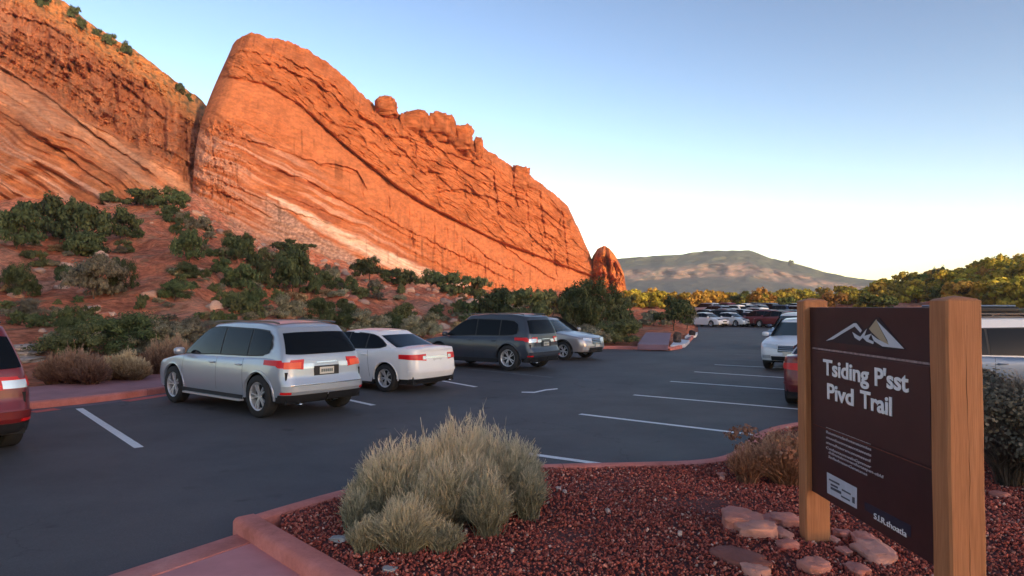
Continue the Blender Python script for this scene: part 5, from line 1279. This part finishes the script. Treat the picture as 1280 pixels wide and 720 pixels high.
        # wheels
        def lathe(prof, n__=32):
            V = []; Fs = []
            for i in range(n__):
                a = i / n__ * 2 * math.pi
                for r_, y in prof: V.append((r_ * math.cos(a), y, r_ * math.sin(a)))
            m_ = len(prof)
            for i in range(n__):
                for j in range(m_ - 1): a = i * m_ + j; b_ = ((i + 1) % n__) * m_ + j; Fs.append((a, a + 1, b_ + 1, b_))
            return V, Fs
        Rw = s.Rw; tw = .115; Rr = Rw * .69
        s.tyre = lathe([(Rr - .01, -tw * .8), (Rr, -tw), (Rw * .9, -tw * 1.02), (Rw * .97, -tw * .86), (Rw, -tw * .6), (Rw, tw * .6), (Rw * .97, tw * .86), (Rw * .9, tw * 1.02), (Rr, tw), (Rr - .01, tw * .8)])
        rv, rf_ = lathe([(0.001, tw * .55), (.028, tw * .62), (.03, tw * .5), (.05, tw * .35)], 24)
        lv, lf = lathe([(Rr, tw * .82), (Rr - .012, tw * .92), (Rr - .03, tw * .78), (Rr - .04, 0), (Rr - .04, -tw * .8)], 40)
        o_ = len(rv); V = rv + lv; Fs = rf_ + [tuple(i + o_ for i in q) for q in lf]
        ns = s.spokes
        for i in range(ns):
            for dd in ((-.10, .10) if ns == 5 else (0,)):
                a0 = i / ns * 2 * math.pi + dd * .5; a1 = i / ns * 2 * math.pi + dd * 1.9; w0, w1 = (.016, .013) if ns == 5 else (.02, .026)
                p0 = np.array([math.cos(a0) * .02, 0, math.sin(a0) * .02]); p1 = np.array([math.cos(a1) * (Rr - .02), 0, math.sin(a1) * (Rr - .02)])
                d = (p1 - p0) / np.linalg.norm(p1 - p0); nn = np.array([-d[2], 0, d[0]]); b0 = len(V)
                for p, ww_, yo in ((p0, w0, tw * .62), ((p0 + p1) / 2, (w0 + w1) / 2, tw * .74), (p1, w1, tw * .80)):
                    V += [tuple(p - nn * ww_ + np.array([0, yo - .03, 0])), tuple(p - nn * ww_ * .7 + np.array([0, yo, 0])), tuple(p + nn * ww_ * .7 + np.array([0, yo, 0])), tuple(p + nn * ww_ + np.array([0, yo - .03, 0]))]
                for q in range(2):
                    for j in range(3): a = b0 + q * 4 + j; Fs.append((a, a + 1, a + 5, a + 4))
        s.rim = (V, Fs)
        dv, df = lathe([(.001, .0), (Rr - .045, .0)], 24); s.disc = (dv, df)
        return s
    def finish(s, name, label, cat, group=None):
        root = empty(name, (0, 0, 0)); tag(root, label, cat, group); s.root = root
        for nm, V, Fs, mt, ang in s.parts: mesh_obj(nm, V, Fs, mt, root, smooth=ang is not None, angle=ang)
        tv = mesh_obj('wheel', s.tyre[0], s.tyre[1], mat_rub, root, smooth=True, angle=50); rm = mesh_obj('rim', s.rim[0], s.rim[1], mat_alloy, tv, smooth=True, angle=35); dc = mesh_obj('brake_disc', s.disc[0], s.disc[1], mat_trim, tv)
        ww_ = s.W / 2 - .115; first = True
        for x in (s.rw, s.fw):
            for sg in (1, -1):
                if first: a, b_, c = tv, rm, dc; first = False
                else:
                    a = tv.copy(); b_ = rm.copy(); c = dc.copy(); COL.objects.link(a); COL.objects.link(b_); COL.objects.link(c); b_.parent = a; c.parent = a; a.parent = root
                a.location = (x, sg * ww_ * .99, s.Rw); a.rotation_euler = (0, random.uniform(0, 6), 0 if sg > 0 else math.pi)
        return root
def addbox(car, name, x0, x1, y0, y1, z0, z1, mat, ang=40, taper=None):
    V, Fs = box_vf(x0, x1, y0, y1, z0, z1); car.parts.append((name, V, Fs, mat, None))
def ell(car, name, c, r_, mat, n_=14, pw=.7):
    th = np.linspace(0, 2 * np.pi, n_ + 1)[:-1]; ph = np.linspace(0, np.pi, 9); V = []; Fs = []
    for a in th:
        for p in ph:
            d = (math.sin(p) * math.cos(a), math.sin(p) * math.sin(a), math.cos(p)); V.append(tuple(c[k] + r_[k] * math.copysign(abs(d[k]) ** pw, d[k]) for k in range(3)))
    for i in range(n_):
        for j in range(8): Fs.append((i * 9 + j, i * 9 + j + 1, ((i + 1) % n_) * 9 + j + 1, ((i + 1) % n_) * 9 + j))
    car.parts.append((name, V, Fs, mat, 60))
def common(c, body, handles, lamp='suv'):
    hw = c.W / 2
    for sg in (1, -1):
        ell(c, 'mirror', (c.gl[-1][0] - .10, sg * (hw + .07), c.gl[-1][1] + .05), (.07, .11, .075), body)
        for hx, hz in handles:
            y = float(c.w(hz, hx)); ell(c, 'door_handle', (hx, sg * (y + .012), hz), (.10, .018, .018), c.handle_mat, pw=.6)
    for x0, x1 in c.seams:  # door shut lines as narrow recessed strips
        for sg in (1, -1):
            V = []; k = 10
            for i in range(k + 1):
                z = c.clear + .12 + (float(c.ztop(x0)) - .02 - c.clear - .12) * i / k; x = x0 + (x1 - x0) * i / k; y = float(c.w(z, x)); V += [(x - .004, sg * (y + .0015), z), (x + .004, sg * (y + .0015), z)]
            c.parts.append(('door_seam', V, [(2 * i, 2 * i + 1, 2 * i + 3, 2 * i + 2) for i in range(k)], mat_trim, None))
    # arch liners in trim colour
    for xc in (c.rw, c.fw):
        for sg in (1, -1):
            V = []; k = 26; Ra = c.Rw + .055
            for i in range(k + 1):
                a = -.12 + (math.pi + .24) * i / k
                for rr_, off in ((Ra - .015, -.03), (Ra + .004, .012), (Ra + c.lip, .010), (Ra + c.lip + .01, -.01)):
                    x = xc + rr_ * math.cos(a); z = c.Rw + rr_ * math.sin(a); V.append((x, sg * (float(c.w(z, x)) + off), z))
            Fs = [(i * 4 + j, i * 4 + j + 1, i * 4 + j + 5, i * 4 + j + 4) for i in range(k) for j in range(3)]
            c.parts.append(('wheel_arch', V, Fs, c.arch_mat, 50))
def suv(body, L=5.1, W=1.96, H=1.74, wb=3.1, Rw=.385, roof=None, arch=None, rails=True, lights='silver', lip=.03, slant=.50):
    xr0, xf0 = -L / 2, L / 2
    hood_z = .98; bz = 1.06
    cowl = xf0 - 1.28
    belt = [(xr0, bz + .0), (xr0 + .6, bz + .02), (0, bz - .02), (cowl, hood_z + .05), (cowl + .3, hood_z + .02), (xf0 - .3, hood_z - .10), (xf0 - .05, hood_z - .20), (xf0, hood_z - .22)]
    rear = [(.2, .20), (.34, .07), (.48, .0), (.62, .0), (.70, .07), (.9, .085), (1.08, .11), (1.3, .14)]
    front = [(.2, .16), (.35, .05), (.5, .0), (.65, .02), (.8, .07), (1.0, .14)]
    gh = dict(xr0=xr0 + .10, xr1=xr0 + slant, xf0=cowl + .10, xf1=cowl - .72, w0=W / 2 * .925, w1=W / 2 * .735, z0=bz - .04, z0f=hood_z - .0, zr=H - .10, zf=H - .10, rr=.18, rv0=.20, rv1=.86, rt=.86, er=1.6)
    c = Car('suv', L, W, H, wb, Rw, L * .5 - wb * .5 - .06, belt, None, .30, rear, front, gh, None)
    zb = bz + .045
    c.gl = [(xr0 + .56, zb + .16, zb + .20), (xr0 + .62, zb + .05, zb + .36), (xr0 + .78, zb + .02, zb + .445), (xr0 + 1.1, zb + .0, zb + .475), (0, zb - .02, zb + .50), (cowl - .78, zb - .04, zb + .46), (cowl - .40, zb - .045, zb + .23), (cowl - .02, zb - .05, zb - .035)]
    c.splits = [xr0 + 1.28, xr0 + 2.22]; c.spokes = 5; c.handle_mat = body; c.seams = [(xr0 + 1.30, xr0 + 1.36), (xr0 + 2.26, xr0 + 2.28), (cowl - .06, cowl - .10)]; c.lip = lip; c.arch_mat = arch or body
    c.build(body, roof)
    P = c.patch
    P(1.245, 1.80, .24, .37, .012, mat_trim, 'sill_cladding', k=20)
    P(.02, .985, .30, .44, .016, mat_trim, 'lower_bumper', k=16)
    P(0.0, .93, .50, .60, .020, body if lights != 'chrome' else mat_chrome, 'bumper_step', k=16)
    P(0.0, .80, .604, .622, .026, mat_chrome, 'bumper_trim', k=14) if lights == 'silver' else None
    P(.80, .95, .455, .495, .018, mat_lampr, 'reflector', k=4)
    P(.54, 1.08, .88, 1.06, .014, mat_lampr, 'tail_light', k=12, zfun=lambda f, a, b_: (a + .05 * f + (.03 if f > .8 else 0), b_ - .015 * f))
    P(.60, .86, .90, 1.01, .022, mat_lampo if lights == 'silver' else mat_lampw, 'lamp_insert', k=6)
    P(.30, .54, .89, .98, .012, mat_lampw, 'reverse_light', k=6)
    P(0.0, .25, .985, 1.0, .022, mat_chrome, 'tailgate_trim', k=8)
    # number plate recess and plate
    x_ = c.xr0 + .075
    addbox(c, 'plate_recess', x_ - .006, x_ + .06, -.27, .27, .755, .925, mat_trim)
    addbox(c, 'number_plate', x_ - .012, x_ - .004, -.155, .155, .775, .90, mat_plate)
    for k in range(6): addbox(c, 'plate_figure', x_ - .0145, x_ - .0118, -.125 + k * .044, -.095 + k * .044, .81, .865, mat_platet)
    # rear wiper
    # front: grille, headlights, lower intake
    P(2.62, 3.0, .60, .80, .012, mat_trim, 'grille', k=8)
    for zz in (.64, .70, .76): P(2.64, 3.0, zz, zz + .014, .020, mat_chrome, 'grille_bar', k=8)
    P(2.18, 2.60, .70, .83, .014, mat_lampw, 'headlight', k=10, zfun=lambda f, a, b_: (a + .05 * (1 - f), b_ + .02 * (1 - f)))
    P(2.35, 2.98, .34, .47, .012, mat_trim, 'lower_intake', k=8); P(2.15, 2.33, .40, .50, .012, mat_lampw, 'fog_light', k=4)
    addbox(c, 'number_plate', c.xf0 - .02, c.xf0 + .012, -.15, .15, .50, .61, mat_plate)
    common(c, body, [(xr0 + 1.48, .93), (xr0 + 2.42, .93)])
    if rails:
        for sg in (1, -1):
            V = []; k = 16; x0, x1 = gh['xr1'] + .15, gh['xf1'] - .1
            for i in range(k + 1):
                f = i / k; x = x0 + (x1 - x0) * f; y = gh['w1'] - .07; z = H - .012 + .035 * math.sin(math.pi * min(1, max(0, f))) ** .35
                V += [(x, sg * (y - .018), z - .03), (x, sg * (y - .018), z), (x, sg * (y + .018), z), (x, sg * (y + .018), z - .03)]
            c.parts.append(('roof_rail', V, [(i * 4 + j, i * 4 + j + 1, i * 4 + j + 5, i * 4 + j + 4) for i in range(k) for j in range(3)], mat_roofblk, 40))
    # side step
    for sg in (1, -1):
        if lights == 'silver': addbox(c, 'side_step', c.rw + Rw + .12, c.fw - Rw - .12, min(sg * (W / 2 - .06), sg * (W / 2 + .035)), max(sg * (W / 2 - .06), sg * (W / 2 + .035)), .265, .295, mat_alloy)
    # exhaust
    ell(c, 'exhaust_pipe', (c.xr0 + .14, .55, .27), (.10, .045, .028), mat_chrome)
    return c
def sedan(body, L=4.7, W=1.74, H=1.44, wb=2.72, Rw=.325):
    xr0, xf0 = -L / 2, L / 2; bz = .96
    cowl = xf0 - 1.25
    belt = [(xr0, .99), (xr0 + .12, 1.02), (xr0 + .5, 1.03), (xr0 + 1.0, 1.0), (0, .95), (cowl, .93), (xf0 - .35, .80), (xf0, .66)]
    rear = [(.2, .16), (.3, .07), (.45, .0), (.6, .01), (.75, .035), (.95, .06), (1.0, .05), (1.1, .06)]
    front = [(.2, .16), (.35, .04), (.5, .0), (.65, .05), (.8, .12), (1.0, .2)]
    gh = dict(xr0=xr0 + .52, xr1=xr0 + 1.35, xf0=cowl + .12, xf1=cowl - .78, w0=W / 2 * .90, w1=W / 2 * .70, z0=1.0, z0f=.92, zr=H - .075, zf=H - .08, rr=.20, rv0=.10, rv1=.88, rt=.86, er=1.0)
    c = Car('sedan', L, W, H, wb, Rw, .93, belt, None, .22, rear, front, gh, None)
    c.gl = [(xr0 + .98, 1.075, 1.09), (xr0 + 1.15, 1.03, 1.20), (xr0 + 1.4, 1.01, 1.315), (xr0 + 1.8, 1.0, 1.355), (0, .985, 1.375), (cowl - .78, .975, 1.335), (cowl - .4, .965, 1.15), (cowl - .02, .96, .975)]
    c.splits = [xr0 + 1.62, xr0 + 2.25]; c.spokes = 5; c.handle_mat = body; c.seams = [(xr0 + 1.42, xr0 + 1.5), (xr0 + 2.28, xr0 + 2.28), (cowl - .06, cowl - .08)]; c.lip = .012; c.arch_mat = body
    c.build(body, None); P = c.patch
    P(.0, .93, .21, .33, .010, mat_trim, 'lower_bumper', k=16)
    P(.0, .98, .47, .52, .014, body, 'bumper_step', k=16)
    P(.50, 1.05, .74, .90, .012, mat_lampr, 'tail_light', k=12, zfun=lambda f, a, b_: (a + .05 * f, b_ - .01 * f))
    P(.50, .64, .775, .855, .02, mat_lampw, 'reverse_light', k=4)
    P(0, .46, .80, .83, .012, mat_chrome, 'boot_trim', k=8)
    x_ = c.xr0 + .045
    addbox(c, 'number_plate', x_ - .010, x_ + .03, -.155, .155, .65, .77, mat_plate)
    for k in range(6): addbox(c, 'plate_figure', x_ - .0125, x_ - .0098, -.125 + k * .044, -.095 + k * .044, .68, .735, mat_platet)
    P(2.62, 3.0, .50, .62, .012, mat_trim, 'grille', k=8); P(2.16, 2.6, .60, .70, .012, mat_lampw, 'headlight', k=10); P(2.4, 2.98, .25, .36, .012, mat_trim, 'lower_intake', k=8)
    addbox(c, 'number_plate', c.xf0 - .02, c.xf0 + .012, -.15, .15, .38, .48, mat_plate)
    common(c, body, [(xr0 + 1.60, .86), (xr0 + 2.42, .86)])
    ell(c, 'exhaust_pipe', (c.xr0 + .12, -.5, .22), (.09, .04, .025), mat_chrome)
    return c
def crossover(body, L=4.5, W=1.84, H=1.62, wb=2.65, Rw=.35):
    c = suv(body, L, W, H, wb, Rw, arch=mat_trim, lights='plain', rails=False); return c
def put(c, root, wheel, heading, which='rear', side=1):
    """stand the car so that its given wheel (side 1 left, -1 right) is at this ground point"""
    a = R(heading); lx = c.rw if which == 'rear' else c.fw; ly = side * (c.W / 2)
    x = wheel[0] - (math.cos(a) * lx - math.sin(a) * ly); y = wheel[1] - (math.sin(a) * lx + math.cos(a) * ly)
    root.location = (x, y, .006); root.rotation_euler = (0, 0, a)
c = suv(P_['silver'], lights='silver', wb=3.15, L=4.95, H=1.72, W=1.90); o = c.finish('parked_suv', 'silver SUV with a side step, seen from its rear left, nose to the pink kerb', 'car'); put(c, o, G(320, 523), 142); proto_suv = o
c = sedan(P_['white']); o = c.finish('parked_sedan', 'white four door sedan parked between the silver and the dark SUV', 'car'); put(c, o, G(480, 490.5), 147); proto_sedan = o
c = suv(P_['slate'], lights='plain', L=4.8, wb=2.85, W=1.9, H=1.78, Rw=.40, arch=P_['slate'], slant=.36); o = c.finish('parked_suv', 'dark slate grey SUV parked beyond the white sedan', 'car'); put(c, o, G(634, 464), 145)
c = crossover(P_['pearl']); o = c.finish('parked_crossover', 'light grey crossover reversed in beyond the dark SUV, nose toward the aisle', 'car'); put(c, o, G(703, 450.5), -36, 'front', -1); proto_cross = o
c = suv(P_['red'], lights='plain', L=4.8, wb=2.8, H=1.80, W=1.9, arch=mat_trim); o = c.finish('parked_suv', 'dark red SUV cut off by the left edge of the picture', 'car'); put(c, o, G(22, 556), 141, 'rear', -1)
# the row on the right, behind the sign
c = crossover(P_['white']); o = c.finish('parked_crossover', 'white crossover facing the camera just left of the far signpost', 'car'); x_, y_ = G(962, 462); put(c, o, (x_, y_ + .4), 236, 'front', -1)
c = suv(P_['navy'], lights='plain', L=4.7, wb=2.75, H=1.72, roof=P_['white']); o = c.finish('parked_suv', 'dark blue SUV with a white roof, behind the white crossover', 'car'); x_, y_ = G(962, 437); put(c, o, (x_, y_), 236, 'front', -1)
c = sedan(P_['maroon']); o = c.finish('parked_sedan', 'dark red car showing only its tail beside the far signpost', 'car'); put(c, o, (G(989, 512)[0] + .27, G(989, 512)[1] + .9), 60)
# pale blue wagon right of the near post
c = suv(P_['blue'], lights='plain', L=5.2, wb=3.0, H=1.80, W=1.95, roof=P_['white'], arch=mat_trim)
c_roof = c.H
o = c.finish('parked_wagon', 'pale blue wagon with a white roof and loaded rack, right of the near signpost', 'car'); o.location = (10.35, 13.6, .006); o.rotation_euler = (0, 0, R(-4)); big = o
V = []; Fs = []
for x in (-1.9, -1.1, -.2, .6):
    a, f = box_vf(x, x + .05, -.62, .62, 1.80, 1.845); Fs += [tuple(i + len(V) for i in q) for q in f]; V += a
for y in (-.62, .58):
    a, f = box_vf(-2.0, .75, y, y + .04, 1.845, 1.88); Fs += [tuple(i + len(V) for i in q) for q in f]; V += a
mesh_obj('roof_rack', V, Fs, mat_roofblk, big)
rx = empty('roof_box', (10.35, 13.6, 0), R(-4)); tag(rx, 'black cargo box strapped on the rack of the pale blue wagon', 'roof box')
V, Fs = box_vf(-1.9, -.5, -.5, .5, 1.886, 2.0); bev(mesh_obj('box_body', V, Fs, mat_trim, rx), .04, 3)
V, Fs = box_vf(-1.85, -.55, -.46, .46, 2.002, 2.04); bev(mesh_obj('box_lid', V, Fs, P_['blue'], rx), .02, 3)
V, Fs = box_vf(-.42, .66, -.48, .48, 1.886, 1.97); o = bev(mesh_obj('cargo_bag', V, Fs, M('tan_canvas', (.30, .26, .15), .9, var=.4, scale=7), None), .05, 3); o.location = (10.35, 13.6, 0); o.rotation_euler = (0, 0, R(-4)); tag(o, 'low tan cargo bag on the rack of the pale blue wagon', 'bag')
# far cars: copies with their own paint
def copy_car(root, paintm, loc, rz, label, group):
    r_ = root.copy(); COL.objects.link(r_); r_.location = loc; r_.rotation_euler = (0, 0, R(rz)); r_['label'] = label; r_['group'] = group
    for k in ('body', 'roof'):
        pass
    for ch in list(root.children):
        if ch.name.split('.')[0] in ('door_seam', 'plate_figure', 'door_handle', 'plate_recess', 'grille_bar', 'exhaust_pipe', 'side_step'): continue
        cc = ch.copy(); COL.objects.link(cc); cc.parent = r_
        for g_ in ch.children:
            d = g_.copy(); COL.objects.link(d); d.parent = cc
        if cc.data.materials and cc.data.materials[0].name.endswith('_paint') and 'window' not in cc.name:
            cc.material_slots[0].link = 'OBJECT'; cc.material_slots[0].material = paintm
    return r_
GC = 'cars in the far rows'
far = [(884, 69, 'white', proto_sedan, 'white sedan'), (879, 78, 'silver', proto_cross, 'silver crossover'), (897, 73, 'black', proto_suv, 'black SUV'), (905, 80, 'silver', proto_suv, 'silver SUV'), (914, 70, 'white', proto_sedan, 'white sedan'),
       (921, 79, 'silver', proto_cross, 'silver crossover'), (934, 72, 'maroon', proto_sedan, 'maroon sedan'), (940, 82, 'white', proto_suv, 'white SUV'), (950, 68, 'red', proto_suv, 'dark red SUV'), (957, 76, 'pearl', proto_suv, 'pearl grey SUV'),
       (970, 66, 'maroon', proto_cross, 'maroon crossover'), (977, 76, 'silver', proto_suv, 'silver SUV'), (990, 72, 'slate', proto_suv, 'slate SUV'), (893, 90, 'blue', proto_suv, 'pale blue SUV'), (912, 92, 'white', proto_suv, 'white SUV'), (930, 93, 'slate', proto_cross, 'slate crossover'), (951, 94, 'silver', proto_suv, 'silver SUV'), (972, 92, 'navy', proto_suv, 'navy SUV'), (993, 90, 'white', proto_suv, 'white SUV'), (1012, 84, 'pearl', proto_suv, 'pearl grey SUV'),
       (882, 101, 'silver', proto_suv, 'silver SUV'), (903, 102, 'maroon', proto_suv, 'maroon SUV'), (925, 101, 'white', proto_cross, 'white crossover'), (946, 102, 'black', proto_suv, 'black SUV'), (966, 101, 'blue', proto_suv, 'pale blue SUV'), (987, 102, 'silver', proto_cross, 'silver crossover'), (1008, 101, 'white', proto_suv, 'white SUV')]
pos_word = {}
for i, (px, D, pm, pr, nm) in enumerate(far):
    rank = ('nearest row' if D < 75 else 'second row' if D < 85 else 'third row' if D < 98 else 'furthest row')
    rk = lambda d: (d >= 75) + (d >= 85) + (d >= 98); nth = sorted([f[0] for f in far if rk(f[1]) == rk(D)]).index(px)
    ordn = ['leftmost', 'second from the left', 'third from the left', 'fourth from the left', 'fifth from the left', 'sixth from the left', 'seventh from the left', 'eighth from the left'][nth]
    copy_car(pr, P_[pm], ((px - 640) / F * D, D, .006 + lotz(D)), random.choice([118, 122, 126, 300]), '%s in the %s of far cars, %s' % (nm, rank, ordn), GC)
# small things at the white kerb nose
for px, py, wd, hh, seed, lb, cl in [(846.5, 428, 9, 13, 3, 'brown and white standing stone at the corner of the mauve paving', (.22, .15, .12)), (865, 419, 7, 6, 5, 'small dark boulder on the further white kerb nose', (.10, .08, .08))]:
    x_, y_ = G(px, py, .17); o = boulder('stone', px - wd / 2, px + wd / 2, py - hh, py + 1, y_, seed, col_=cl); tag(o, lb, 'stone')
